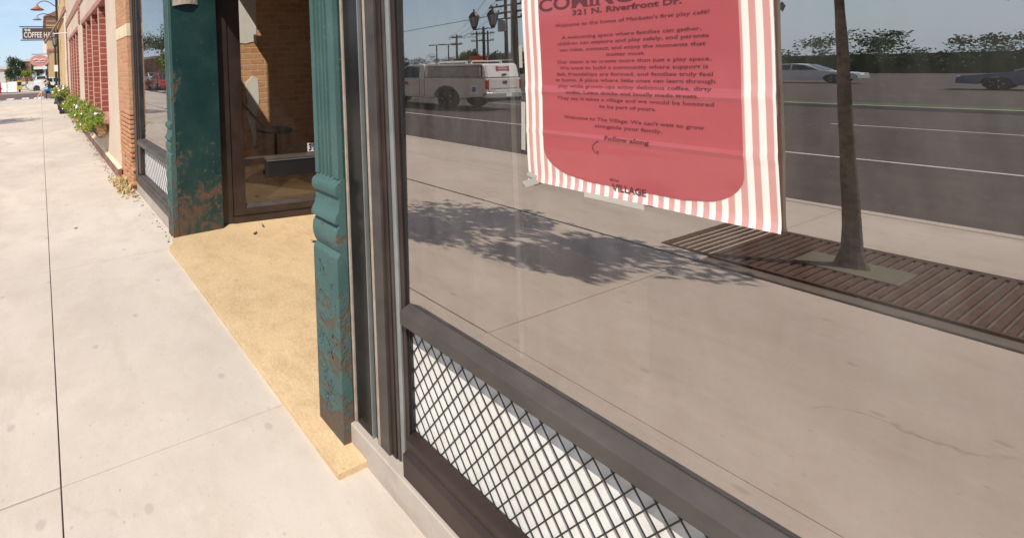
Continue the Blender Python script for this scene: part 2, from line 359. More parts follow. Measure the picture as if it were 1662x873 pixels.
# brick pier with a stone band, crumbling where it meets the pavement
b = MB(); b.box(1.105, 1.50, 4.985, 5.70, 1.02, 2.07); b.box(1.135, 1.50, 5.03, 5.70, .0, 1.0195); b.box(1.105, 1.50, 4.985, 5.70, 2.24, 2.9)
pier = b.build('brick_pier', M['brick_or'], shop, bevel=.006, seg=1)
MB().box(1.10, 1.50, 4.98, 5.70, 2.071, 2.239).build('stone_band', M['stone'], pier, bevel=.006)
# eroded lower courses: single bricks pushed and broken
b = MB()
for k in range(16):
    z = .0+k*.0635; er = max(.0, 1-k/17)
    for (ya, yb) in (((4.99, 5.09), (5.10, 5.30), (5.31, 5.51), (5.52, 5.69)) if k % 2 else ((4.99, 5.19), (5.20, 5.40), (5.41, 5.60), (5.61, 5.69))):
        first = ya < 5
        dx = random.uniform(0, .03)*er; dy = random.uniform(.0, .045)*er**.6 if first else 0
        if first and k in (2, 3, 5): dy += .03; dx += .02
        b.box(1.103+dx, 1.2, ya+dy, yb, z+.005+(random.uniform(0, .006)*er if first else 0), z+.0635-.005-random.uniform(.0, .016)*er*(1.3 if first else .5))
b.build('worn_bricks', M['brick_or'], pier, bevel=.008, seg=2)

def column(y0, y1, x_in, face_near):
    """cast iron pilaster: fluted shaft, torus, ogee, ledge, swelling and a panelled plinth"""
    root = empty('column', (1.16, (y0+y1)/2, 0)); root.parent = shop; root.location = Vector((1.16, (y0+y1)/2, 0))-Vector(shop.location)
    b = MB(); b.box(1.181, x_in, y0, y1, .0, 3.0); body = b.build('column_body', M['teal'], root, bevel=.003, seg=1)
    # fluted shaft in plan, extruded up
    n = 96; pts = []
    for i in range(n+1):
        t = i/n; y = y0+.001+(y1-y0-.002)*t; u = t
        d = 0.0
        for c in (.30, .46, .62, .78):
            q = (u-c)/.062
            if abs(q) < 1: d = max(d, .016*(1-q*q)**.4)
        pts.append((1.158+d, y))
    poly = pts+[(1.19, y1-.001), (1.19, y0+.001)]
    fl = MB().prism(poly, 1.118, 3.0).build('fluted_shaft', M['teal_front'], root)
    prof = [(1.185, .02), (1.132, .02), (1.132, .785), (1.137, .80), (1.152, .812), (1.143, .826), (1.134, .85), (1.131, .875), (1.135, .905), (1.150, .925),
            (1.152, .932), (1.128, .938), (1.126, .95), (1.134, .968), (1.147, .985), (1.153, 1.01), (1.155, 1.038), (1.150, 1.045), (1.139, 1.052), (1.134, 1.07), (1.137, 1.09), (1.146, 1.10), (1.158, 1.104), (1.165, 1.118), (1.185, 1.118)]
    b = MB(); b.prism([(x, z) for x, z in prof], y0-.004, y1-.002, 'y'); rnd = random.Random(3)
    for k in range(26):
        y = rnd.uniform(y0+.02, y1-.03); z = rnd.uniform(.12, .74); p = [(1.131, y, z)]
        for j in range(4): y = min(max(y+rnd.uniform(-.016, .016), y0+.015), y1-.02); z += rnd.uniform(-.022, .022); p.append((1.131, y, z))
        b.tube(p, .0035, 5)
    b.build('base_moulding', M['teal_front'], root, bevel=.0025, seg=2)
    rnd = random.Random(5)
    for k in range(16):
        z = .25+k*.09
        MB().lathe([(.0, -.002), (.004, -.0015), (.0055, .003)], (1.187, y0, z+rnd.uniform(-.01, .01)), 8, 'y').build('rivet', M['rust'], root)
    return root
column(1.283, 1.425, 1.215, True)
column(3.40, 3.545, 1.655, True)

# frame of the right hand window, stepping back from column to glass
win = empty('display_window', (1.2, .2, 0)); win.parent = shop; win.location = Vector((1.2, .2, 0))-Vector(shop.location)
Z0, Z1 = .11, 3.0
def strip(par, name, mat, x0, x1, y0, y1, z0=Z0, z1=Z1, bv=.0015): return MB().box(x0, x1, y0, y1, z0, z1).build(name, mat, par, bevel=bv, seg=2)
fr = strip(win, 'frame', M['bronze_dark'], 1.200, 1.30, 1.196, 1.272)
b = MB(); b.box(1.192, 1.25, 1.273, 1.2825, Z0, Z1); b.box(1.198, 1.25, 1.160, 1.171, Z0, Z1); b.build('caulk_bead', M['caulk'], fr, bevel=.003)
b = MB(); b.box(1.197, 1.25, 1.1925, 1.1955, Z0, Z1); b.build('bright_edge', M['alu'], fr, bevel=.001)
strip(fr, 'backing', M['gasket'], 1.212, 1.30, 1.1715, 1.188)
strip(fr, 'outer_stop', M['bronze_lit'], 1.200, 1.30, 1.120, 1.1595)
strip(fr, 'inner_stop', M['bronze'], 1.213, 1.30, 1.101, 1.1195)
strip(fr, 'stop_step', M['bronze_lit'], 1.219, 1.30, 1.090, 1.1005)
strip(fr, 'aluminium_strip', M['alu'], 1.224, 1.30, 1.074, 1.0895)
strip(fr, 'glazing_bead', M['bronze'], 1.232, 1.30, 1.057, 1.0735)
strip(fr, 'gasket', M['gasket'], 1.241, 1.29, 1.050, 1.0565)
# lower rails, mesh panel, end mullion
b = MB(); b.prism([(1.30, .655), (1.195, .655), (1.195, .700), (1.252, .722), (1.30, .722)], -1.9, 1.0495, 'y'); b.build('mid_rail', M['bronze_lit'], win, bevel=.002)
b = MB(); b.prism([(1.30, .11), (1.185, .11), (1.185, .19), (1.205, .20), (1.205, .235), (1.235, .25), (1.30, .25)], -1.9, 1.0495, 'y'); b.build('bottom_rail', M['bronze'], win, bevel=.002)
def pane(par, name, mat, y0, y1, z0, z1, x, tilt=0, th=.0):
    me = bpy.data.meshes.new(name); zc = 1.3
    P = [(x+(z-zc)*tilt, y, z) for y, z in ((y0, z0), (y1, z0), (y1, z1), (y0, z1))]
    me.from_pydata(P, [], [(3, 2, 1, 0)]); me.materials.append(mat); return link(name, me, par)
pane(win, 'pane', M['glass'], -1.9, 1.056, .722, 3.0, 1.2505, .010)
def mesh_panel(par, x, y0, y1, z0, z1, dirs=(1, -1), hw=.0013, st=.034):
    MB().box(x+.006, x+.02, y0, y1, z0, z1).build('lower_panel', M['panel'], par)
    b = MB(); n = int((y1-y0+(z1-z0))/st)+2
    for s in dirs:
        for k in range(-n, n):
            # diagonal y = ya + s*(z-z0)*.55
            ya = y0+k*st+random.uniform(-.0015, .0015)
            t0, t1 = 0.0, (z1-z0)
            sl = s*.52
            lo = [(y0-ya)/sl, (y1-ya)/sl]; lo.sort()
            a, c = max(t0, lo[0]), min(t1, lo[1])
            if c-a < .004: continue
            p = Vector((x, ya+sl*a, z0+a)); q = Vector((x, ya+sl*c, z0+c))
            d = (q-p).normalized(); nrm = Vector((0, -d.z, d.y))*hw
            o = Vector((-.004 if s > 0 else -.0022, 0, 0)); e = Vector((.003, 0, 0))
            v = [b.bm.verts.new(c_) for c_ in (p-nrm+o, p+nrm+o, q+nrm+o, q-nrm+o, p-nrm+o+e, p+nrm+o+e, q+nrm+o+e, q-nrm+o+e)]
            for f in ((0,1,2,3), (7,6,5,4), (0,4,5,1), (1,5,6,2), (2,6,7,3), (3,7,4,0)): b.bm.faces.new([v[i] for i in f])
    b.build('wire_mesh', M['dkmetal'], par)
mesh_panel(win, 1.250, -1.9, 1.05, .25, .655)
MB().box(1.17, 1.34, -2.9, 1.284, -.05, .1095).build('foundation', M['base'], shop, bevel=.006)
MB().box(1.17, 1.34, 3.548, 4.984, -.05, .1445).build('foundation', M['base'], shop, bevel=.006)
MB().box(1.17, 1.6, -2.9, -1.9, .11, 3.0).build('brick_pier', M['brick_or'], shop)

# left hand window between the far column and the brick pier
wl = empty('side_window', (1.2, 4.3, 0)); wl.parent = shop; wl.location = Vector((1.2, 4.3, 0))-Vector(shop.location)
fl = strip(wl, 'frame', M['bronze_lit'], 1.158, 1.25, 4.86, 4.982, .146)
strip(fl, 'frame_groove', M['gasket'], 1.166, 1.25, 4.845, 4.8595, .146)
strip(fl, 'glazing_bead', M['bronze'], 1.172, 1.25, 4.80, 4.8445, .146)
strip(fl, 'aluminium_strip', M['bronze_lit'], 1.19, 1.25, 4.77, 4.7995, .146)
strip(fl, 'gasket', M['bronze_dark'], 1.20, 1.25, 4.735, 4.7695, .146)
b = MB(); b.prism([(1.25, .655), (1.155, .655), (1.150, .665), (1.150, .712), (1.165, .722), (1.222, .742), (1.25, .742)], 3.546, 4.80, 'y'); b.build('mid_rail', M['bronze_lit'], wl, bevel=.003)
b = MB(); b.prism([(1.25, .145), (1.150, .145), (1.150, .215), (1.165, .223), (1.165, .250), (1.185, .258), (1.185, .283), (1.25, .293)], 3.546, 4.858, 'y'); b.build('bottom_rail', M['bronze_lit'], wl, bevel=.003)
strip(wl, 'lower_stile', M['bronze'], 1.16, 1.25, 4.70, 4.80, .30, .66)
mesh_panel(wl, 1.215, 3.546, 4.72, .294, .66, (1,), .0042, .075)
pane(wl, 'pane', M['glass_left'], 3.546, 4.77, .735, 3.0, 1.218, 0)

# the door in the side of the entry
DY = 3.50
dr = empty('door', (1.69, DY, .03)); dr.parent = shop; dr.location = Vector((1.69, DY, .03))-Vector(shop.location)
b = MB(); b.box(1.690, 1.800, DY-.025, DY+.06, .028, 2.96); b.build('door_frame', M['bronze'], dr, bevel=.002)
b = MB(); b.box(1.668, 1.689, DY-.012, DY+.06, .028, 2.96); b.build('caulk_bead', M['caulk'], dr)
b = MB(); b.box(1.801, 1.812, DY-.006, DY+.05, .06, 2.96); b.build('door_gap', M['gasket'], dr)
b = MB(); b.box(1.812, 1.945, DY-.012, DY+.035, .095, 2.96); b.build('stile', M['bronze'], dr, bevel=.002)
b = MB(); b.box(2.85, 2.98, DY-.012, DY+.035, .095, 2.96); b.build('stile', M['bronze'], dr, bevel=.002)
b = MB(); b.box(1.9455, 2.8495, DY-.012, DY+.035, .095, .165); b.build('bottom_rail', M['bronze'], dr, bevel=.002)
b = MB(); b.prism([(DY-.010, .1655), (DY+.03, .1655), (DY+.03, .2), (DY+.012, .2)], 1.9455, 2.8495, 'x'); b.build('glazing_bead', M['bronze_lit'], dr)
b = MB(); b.box(1.9455, 2.8495, DY-.008, DY+.03, .600, .655); b.build('mid_rail', M['bronze'], dr, bevel=.002)
b = MB(); b.box(1.9455, 2.8495, DY-.010, DY+.02, .6555, .672); b.build('mid_rail', M['bronze_lit'], dr, bevel=.002)
b = MB(); b.box(1.80, 3.0, DY-.035, DY+.06, .028, .090); b.build('threshold', M['bronze'], dr, bevel=.004)
b = MB(); b.prism([(DY-.011, .672), (DY-.078, .664), (DY-.082, .642), (DY-.011, .640)], 2.155, 2.84, 'x'); pb = b.build('push_bar', M['bronze_lit'], dr, bevel=.003)
b = MB(); b.box(2.16, 2.84, DY-.074, DY-.012, .468, .6385); b.build('lock_case', M['black'], pb, bevel=.004)
b = MB(); b.box(2.152, 2.84, DY-.084, DY-.0825, .638, .643); b.build('bright_edge', M['alu'], pb)
me = bpy.data.meshes.new('pane'); me.from_pydata([(1.945, DY+.012, .165), (2.85, DY+.012, .165), (2.85, DY+.012, 2.96), (1.945, DY+.012, 2.96)], [], [(0, 1, 2, 3)])
me.materials.append(M['glass_clear']); link('pane', me, dr)
dr.rotation_euler.z = -R(7.5)
MB().box(2.99, 5.2, 3.33, 3.40, .028, 2.96).build('entry_wall', M['room_white'], shop)

# lettering from the built-in font, turned into mesh
def text_mesh(s, size, mat, bold=0.0, width=None, align='CENTER', spacing=1.0, sx=1.0, serif=False):
    cu = bpy.data.curves.new('lettering', 'FONT'); cu.body = s; cu.size = size; cu.align_x = align; cu.offset = bold; cu.space_character = spacing; cu.resolution_u = 3
    ob = bpy.data.objects.new('lettering', cu); COL.objects.link(ob)
    dg = bpy.context.evaluated_depsgraph_get(); dg.update(); me = bpy.data.meshes.new_from_object(ob.evaluated_get(dg))
    bpy.data.objects.remove(ob); bpy.data.curves.remove(cu)
    me.materials.clear(); me.materials.append(mat)
    if serif:
        bmm = bmesh.new(); bmm.from_mesh(me); add = []
        for e in bmm.edges:
            if len(e.link_faces) != 1: continue
            a, c = e.verts[0].co, e.verts[1].co; L_ = abs(a.x-c.x)
            if abs(a.y-c.y) < size*.004 and size*.035 < L_ < size*.17:
                fc = e.link_faces[0].calc_center_median(); x0_, x1_ = min(a.x, c.x), max(a.x, c.x); q = size*.055; h_ = size*.042*(1 if fc.y > a.y else -1)
                add.append((x0_-q, x1_+q, a.y, a.y+h_))
        for x0_, x1_, y0_, y1_ in add: bmm.faces.new([bmm.verts.new(p_) for p_ in ((x0_, y0_, -.00004), (x1_, y0_, -.00004), (x1_, y1_, -.00004), (x0_, y1_, -.00004))])
        bmm.to_mesh(me); bmm.free()
    xs_ = [v.co.x for v in me.vertices]; w0 = max(xs_)-min(xs_); c = (max(xs_)+min(xs_))/2
    k = (width/w0) if width else sx
    for v in me.vertices: v.co.x = (v.co.x-(c if align == 'CENTER' else 0))*k
    return me
for i, ch in enumerate('321'):
    x = 2.668+i*.056
    t = MB().box(x, x+.052, DY+.006, DY+.0105, .680, .770).build('number_tile', M['white'], dr)
    me = text_mesh(ch, .094, M['black'], .004, .036)
    me.transform(Matrix.Translation((x+.026, DY+.0045, .692)) @ Matrix.Rotation(PI/2, 4, 'X')); link('digit', me, t)

# torn paper tag and peeled paint on the far column
b = MB()
for k in range(6):
    a0, a1 = k/6, (k+1)/6
    b.face([(1.20+.26*a0, 3.392-.03*math.sin(PI*a0), 2.20+.02*math.sin(2.2*a0)), (1.20+.26*a1, 3.392-.03*math.sin(PI*a1), 2.20+.02*math.sin(2.2*a1)), (1.20+.26*a1, 3.396, 2.36), (1.20+.26*a0, 3.396, 2.36)])
tag(b.build('torn_notice', M['caulk']), 'torn remnant of tan paper stuck to the top of the wide teal column side', 'notice')

# ------------------------------------------------------------------ poster taped to the street side of the glass
PC, PB, PT, PW = 0.4839, 1.2672, 1.856, 0.3712
def warp(y, z):                               # gentle buckles of the paper
    return 1.2405+.0022*math.sin((z-1.2)*17+y*3)+.0028*math.sin(y*14+1)*(.4+.6*math.sin(z*5)**2)-.0030*math.exp(-((z-1.508)/.007)**2)-.0022*math.exp(-((z-1.40)/.006)**2)-max(0, 1.292-z)**2*9+.002*math.sin(y*31)*max(0, 1.33-z)*14
def sheet(b, poly_fn, off): pass
def grid_mesh(name, y0, y1, z0, z1, ny, nz, off, mat, par, inside=None):
    vs, fs = [], []
    for j in range(nz+1):
        for i in range(ny+1):
            y = y0+(y1-y0)*i/ny; z = z0+(z1-z0)*j/nz; vs.append((warp(y, z)+off, y, z))
    for j in range(nz):
        for i in range(ny):
            a = j*(ny+1)+i; f = (a, a+ny+1, a+ny+2, a+1)
            if inside:
                cy = y0+(y1-y0)*(i+.5)/ny; cz = z0+(z1-z0)*(j+.5)/nz
                if not inside(cy, cz): continue
            fs.append(f)
    me = bpy.data.meshes.new(name); me.from_pydata(vs, [], fs); me.materials.append(mat)
    for p in me.polygons: p.use_smooth = True
    return link(name, me, par)
g = NG('striped_paper'); sp = g.N('SeparateXYZ', Vector=g.co())
k = g.math('FRACT', g.math('MULTIPLY', g.math('ADD', sp.outputs['Y'], 2.0), 1/.0148))
st = g.ramp(k, .47, .53)
g.set(Base_Color=g.mix(st, (.74, .69, .62, 1), (.56, .27, .24, 1)), Roughness=.5); M['stripe'] = g.m; g.b.inputs['Coat Weight'].default_value = .8; g.b.inputs['Coat Roughness'].default_value = .06
g = NG('pink_ink'); n = g.noise(6, 3); sp2 = g.N('SeparateXYZ', Vector=g.co())
g.set(Base_Color=g.mix(n, (.335, .058, .066, 1), (.41, .082, .088, 1)), Roughness=.42); g.bump(g.noise(14, 3), .25, .006); M['pink'] = g.m; g.b.inputs['Coat Weight'].default_value = .8; g.b.inputs['Coat Roughness'].default_value = .06
M['ink'] = plain('dark_red_ink', (.105, .022, .025), .5, obj=False)
M['tape'] = plain('matte_tape', (.40, .37, .32), .45, obj=False)
po = empty('poster', (1.24, PC, PB), 'pink poster with striped pink and white border taped to the large shop window', 'poster')
grid_mesh('paper', PC-PW/2, PC+PW/2, PB, PT, 30, 48, 0, M['stripe'], po)
# rounded rose panel
yl, yr, zb, ztop, rr = 0.3338, 0.6335, 1.2928, 1.8264, 0.0738
vs, fs = [], []
def panel_rows():
    rows = []
    for j in range(61):
        z = zb+(ztop-zb)*j/60
        d = 0
        if z < zb+rr:
            q = (zb+rr-z)/rr; d = rr*(1-math.sqrt(max(0, 1-q**2.2)))
        if z > ztop-rr:
            q = (z-ztop+rr)/rr; d = rr*(1-math.sqrt(max(0, 1-q**2.2)))
        rows.append((yl+d, yr-d*1.15, z))
    return rows
rows = panel_rows()
for (a, c, z) in rows:
    for i in range(25):
        y = a+(c-a)*i/24; vs.append((warp(y, z)-.0009, y, z))
for j in range(60):
    for i in range(24): q = j*25+i; fs.append((q, q+25, q+26, q+1))
me = bpy.data.meshes.new('rose_panel'); me.from_pydata(vs, [], fs); me.materials.append(M['pink']); link('rose_panel', me, po)
TXT = [("COMING SOON", 1.7142, 0.2954, 0.0453, .0008), ("321 N. Riverfront Dr.", 1.696, 0.1684, 0.0172, .0004), ("Welcome to the home of Mankato's first play caf\u00e9!", 1.6704, 0.2353, 0.0113, 0),
 ("A welcoming space where families can gather,", 1.6394, 0.2136, 0.0113, 0), ("children can explore and play safely, and parents", 1.6246, 0.2304, 0.0113, 0), ("can relax, connect, and enjoy the moments that", 1.6089, 0.2225, 0.0113, 0),
 ("matter most.", 1.5941, 0.0601, 0.0113, 0), ("Our vision is to create more than just a play space.", 1.5788, 0.2343, 0.0113, 0), ("We want to build a community where support is", 1.5636, 0.2264, 0.0113, 0),
 ("felt, friendships are formed, and families truly feel", 1.5483, 0.2383, 0.0113, 0), ("at home. A place where little ones can learn through", 1.534, 0.2432, 0.0113, 0), ("play while grown-ups enjoy delicious coffee, dirty", 1.5188, 0.2343, 0.0113, 0),
 ("sodas, Lotus drinks and locally made treats.", 1.504, 0.2028, 0.0113, 0), ("They say it takes a village and we would be honored", 1.4887, 0.2392, 0.0113, 0), ("to be part of yours.", 1.473, 0.0886, 0.0113, 0),
 ("Welcome to The Village. We can't wait to grow", 1.442, 0.2146, 0.0113, 0), ("alongside your family.", 1.4267, 0.1034, 0.0113, 0), ("Follow along", 1.3992, 0.0699, 0.0133, .0002), ("VILLAGE", 1.2845, 0.0522, 0.0256, .0003), ("the", 1.3061, 0.0158, 0.0089, 0)]
for s, z, wd, sz, bo in TXT:
    if s == 'VILLAGE': sz = .0217
    me = text_mesh(s, sz, M['ink'], bo, wd, serif=True)
    yc = 0.507 if s == 'the' else (0.4849 if 'Follow' in s or 'VILL' in s else PC)
    for v in me.vertices:
        y, zz = yc-v.co.x, z+v.co.y; v.co = Vector((warp(y, zz)-.0018+v.co.z*2, y, zz))
    link('lettering', me, po)
b = MB(); p = []
for k in range(9):
    t = k/8; y = 0.5297+.0118*math.sin(PI*t*.9)-.002*t; z = 1.3952-.0315*t; p.append((warp(y, z)-.0018, y, z))
b.tube(p, .0007, 5); b.tube([(warp(.53, 1.37)-.0018, 0.5321, 1.3721), p[-1], (warp(.53, 1.37)-.0018, 0.5371, 1.3681)], .0007, 5)
b.build('curved_arrow', M['ink'], po)
def tape(cy, cz, wy, wz, rot):
    P = []
    for u, v in ((-1, -1), (1, -1), (1, 1), (-1, 1)):
        y = cy+u*wy/2*math.cos(rot)-v*wz/2*math.sin(rot); z = cz+u*wy/2*math.sin(rot)+v*wz/2*math.cos(rot); P.append((y, z))
    vs = [(1.2295 if u in (0, 3) else 1.2315, y, z) for u, (y, z) in enumerate(P)]
    me = bpy.data.meshes.new('tape'); me.from_pydata(vs+[(x+.0006, y, z) for x, y, z in vs], [], [(3, 2, 1, 0), (4, 5, 6, 7), (0, 1, 5, 4), (1, 2, 6, 5), (2, 3, 7, 6), (3, 0, 4, 7)]); me.materials.append(M['tape']); link('tape', me, po)
tape(0.6616, 1.2633, .036, .016, -.55); tape(0.6729, 1.4129, .010, .13, .03); tape(0.6732, 1.6, .008, .06, 0); tape(0.507, 1.2633, .097, .012, .0); tape(0.6577, 1.283, .022, .012, .4)

# things standing behind the glass
o = empty('display_stand', (1.75, .98, .15), 'thin cream upright pole with a slanting side arm standing behind the large shop window', 'display stand')
b = MB(); b.box(1.735, 1.760, .972, .989, .16, 2.88); b.build('pole', M['offwhite'], o, bevel=.002)
MB().box(1.68, 1.82, .92, 1.04, .15, .16).build('foot', M['offwhite'], o)
MB().tube([(1.80, 1.085, .985), (1.56, 1.04, .985), (1.33, .99, .985)], .006, 6).build('side_arm', M['alu'], o)
MB().lathe([(0, .0), (.034, .0), (.036, .003), (.034, .006), (0, .006)], (1.79, 1.09, .995), 24).build('paper_disc', M['white'], o)
o = MB(); o.prism([(2.02, 1.34), (2.02, 1.05), (2.42, .90), (2.6, 1.3)], .15, .60)  # tan block standing in for sunlight on the shop floor
tag(o.build('sun_patch_block', plain('sun_patch_tan', (.52, .36, .20), .85, obj=False), bevel=.004), 'tan block added for the sunlit patch of floor behind the large shop window', 'box')
o = MB(); o.box(3.2, 3.55, -1.2, 1.1, .15, 1.25)
tag(o.build('shop_counter', M['wood'], bevel=.01), 'brown counter deep inside the shop behind the poster', 'counter')
o = empty('round_table', (3.05, 4.55, .12), 'small dark round table seen through the door glass', 'table')
MB().lathe([(.0, .70), (.235, .70), (.245, .71), (.245, .73), (.235, .735), (0, .735)], (3.05, 4.55, 0), 28).build('table_top', M['dkmetal'], o)
MB().lathe([(.02, .145), (.02, .70)], (3.05, 4.55, 0), 12).build('pedestal', M['dkmetal'], o)
MB().lathe([(.0, .12), (.19, .12), (.18, .14), (.02, .15), (0, .15)], (3.05, 4.55, 0), 24).build('foot', M['dkmetal'], o)
o = MB(); o.tube([(2.74, 5.02, 1.15), (3.22, 5.01, .62)], .018, 6)
tag(o.build('leaning_plank', M['wood'], bevel=.003), 'narrow brown plank leaning across the brick wall behind the door glass', 'plank')
# upper white patch painted as reflected sky; flaked plaster lower down
def wall_patch(name, pts, mat, lab):
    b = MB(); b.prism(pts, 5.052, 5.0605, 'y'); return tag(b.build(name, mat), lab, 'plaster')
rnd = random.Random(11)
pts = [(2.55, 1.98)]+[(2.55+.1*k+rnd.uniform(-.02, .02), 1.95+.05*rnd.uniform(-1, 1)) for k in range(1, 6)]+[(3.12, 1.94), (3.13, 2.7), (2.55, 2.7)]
wall_patch('plaster_and_sky_patch', pts, M['white'], 'large white patch painted as reflected sky on the upper brick wall behind the door glass')
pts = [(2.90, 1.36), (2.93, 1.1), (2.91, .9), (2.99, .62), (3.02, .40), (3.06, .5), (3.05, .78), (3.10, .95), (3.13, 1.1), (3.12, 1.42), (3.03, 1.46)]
wall_patch('plaster_and_sky_patch', pts, M['white'], 'narrow flaked white plaster patch low on the brick wall behind the door glass')

# ------------------------------------------------------------------ stucco building with brick window bays
sb = empty('stucco_building', (1.12, 11.2, 0), 'beige stucco building with red brick window bays and a brown plinth along the pavement', 'building')
YA, YB = 5.705, 16.7
near = [6.69, 7.73, 8.80, 9.78]; far = [7.53, 8.60, 9.60, 10.50]
near2 = [11.75, 12.75, 13.75, 14.70]; far2 = [12.55, 13.55, 14.50, 15.40]
XW = 1.12; sz, lz = .83, 2.90
b = MB(); b.box(XW, 1.7, YA, YB, .13, .70); b.box(XW, 1.7, YA, YB, 3.02, 3.52); b.box(XW, 1.7, YA, YB, 3.74, 7.8)
b.box(XW, 1.7, YA, 6.69, .70, 3.02); b.box(XW, 1.7, 10.5, 11.75, .70, 3.02); b.box(XW, 1.7, 15.4, YB, .70, 3.02)
b.build('stucco_wall', M['stucco'], sb)
b = MB()
for A, B_ in ((near, far), (near2, far2)):
    for i in range(3): b.box(XW+.012, 1.7, B_[i]+.012, A[i+1], sz, lz)
    b.box(XW+.24, 1.7, A[0], B_[3], sz, lz)
    for i in range(4): b.box(XW+.010, 1.7, B_[i]-.001, B_[i]+.011, sz, lz)
b.build('brick_infill', M['brick_red'], sb)
for A, B_ in ((near, far), (near2, far2)):
    for i in range(4): MB().box(XW-.004, XW+.012, B_[i]+.0115, B_[i]+.05, sz, lz).build('pier_edging', M['stucco'], sb)
for A, B_ in ((near, far), (near2, far2)):
    b = MB(); b.box(XW-.025, 1.7, A[0]-.0, B_[3]+.05, 2.90, 3.02); b.build('lintel', M['sill'], sb, bevel=.006)
    b = MB(); b.prism([(1.7, .70), (XW-.095, .70), (XW-.10, .755), (XW+.02, .83), (1.7, .83)], A[0]-.005, B_[3]+.07, 'y'); b.build('sill', M['sill'], sb, bevel=.006)
b = MB(); b.box(XW-.035, 1.7, YA, YB, 3.52, 3.74); b.box(XW-.05, 1.7, YA, YB, 5.2, 5.4); b.build('string_course', M['brick_belt'], sb)
for bx in ((10.95, 11.3, 3.021, 3.519), (10.95, 11.3, 3.741, 5.199), (16.3, YB, .13, 3.519)): MB().box(XW-.03, 1.3, *bx).build('brick_pilaster', M['brick_red'], sb)
b = MB(); b.prism([(1.055, -.02), (1.055, .125), (1.065, .14), (XW-.003, .14), (XW-.003, -.02)], YA+.0, YB, 'y'); b.build('plinth', M['brownstrip'], sb)
b = MB(); b.prism([(1.06, .1405), (XW-.001, .165), (XW-.001, .1405)], YA, YB, 'y'); b.build('plinth_ledge', M['stone'], sb)
# awning frame high on its far end
o = empty('awning_frame', (1.1, 16.4, 3.0), 'brown slanting awning arm with thin pale rods beside the hanging coffee sign', 'awning frame')
b = MB(); b.tube([(1.08, 16.2, 4.22), (.22, 16.2, 2.86)], .05, 6); b.build('arm', M['wood'], o)
MB().tube([(1.1, 16.2, 3.92), (.85, 16.2, 3.92)], .02, 6).build('rod', M['white'], o); MB().tube([(1.1, 16.2, 3.28), (.42, 16.2, 3.24)], .02, 6).build('rod', M['white'], o)

# ------------------------------------------------------------------ planting along the wall
def quad_leaf(b, p, d, size, rnd, ln=1.0):
    d = Vector(d).normalized(); s = d.cross(Vector((rnd.uniform(-1, 1), rnd.uniform(-1, 1), rnd.uniform(-1, 1)))).normalized()
    n = d.cross(s)
    a, c = size*ln, size*.5
    v = [b.bm.verts.new(q) for q in (p, p+d*a*.45+s*c*.55+n*c*.2, p+d*a, p+d*a*.45-s*c*.55+n*c*.2)]
    b.bm.faces.new((v[0], v[1], v[2])); b.bm.faces.new((v[0], v[2], v[3]))
def foliage(rnd, n, fn, size, up=.4, ln=1.2):
    b = MB()
    for _ in range(n):
        p = fn(rnd); d = (rnd.gauss(0, 1), rnd.gauss(0, 1), rnd.gauss(up, 1)); quad_leaf(b, Vector(p), d, size*rnd.uniform(.6, 1.35), rnd, ln)
    return b
def petal_mesh(b, p, nrm, r, rnd, n=5):
    nrm = Vector(nrm).normalized(); a = nrm.orthogonal().normalized(); c = nrm.cross(a); ph = rnd.uniform(0, 6)
    ce = b.bm.verts.new(p)
    for k in range(n):
        t = ph+2*PI*k/n; w_ = PI/n*.95
        P = [p+(a*math.cos(t-w_)+c*math.sin(t-w_))*r*.6+nrm*r*.2, p+(a*math.cos(t)+c*math.sin(t))*r+nrm*r*.28, p+(a*math.cos(t+w_)+c*math.sin(t+w_))*r*.6+nrm*r*.2]
        v = [b.bm.verts.new(q) for q in P]; b.bm.faces.new((ce, v[0], v[1])); b.bm.faces.new((ce, v[1], v[2]))
M['pet_purple'] = plain('purple_petals', (.15, .015, .14), .6, 0, .35, 20)
M['pet_white'] = plain('white_petals', (.78, .72, .70), .6)
M['pet_pink'] = plain('pink_petals', (.52, .10, .20), .6, 0, .3, 20)
M['pet_red'] = plain('red_orange_petals', (.55, .09, .03), .6)
M['coco'] = plain('coconut_liner', (.34, .20, .095), .95, 0, .45, 24, .9)
M['stem'] = plain('leaf_stems', (.06, .10, .02), .8)
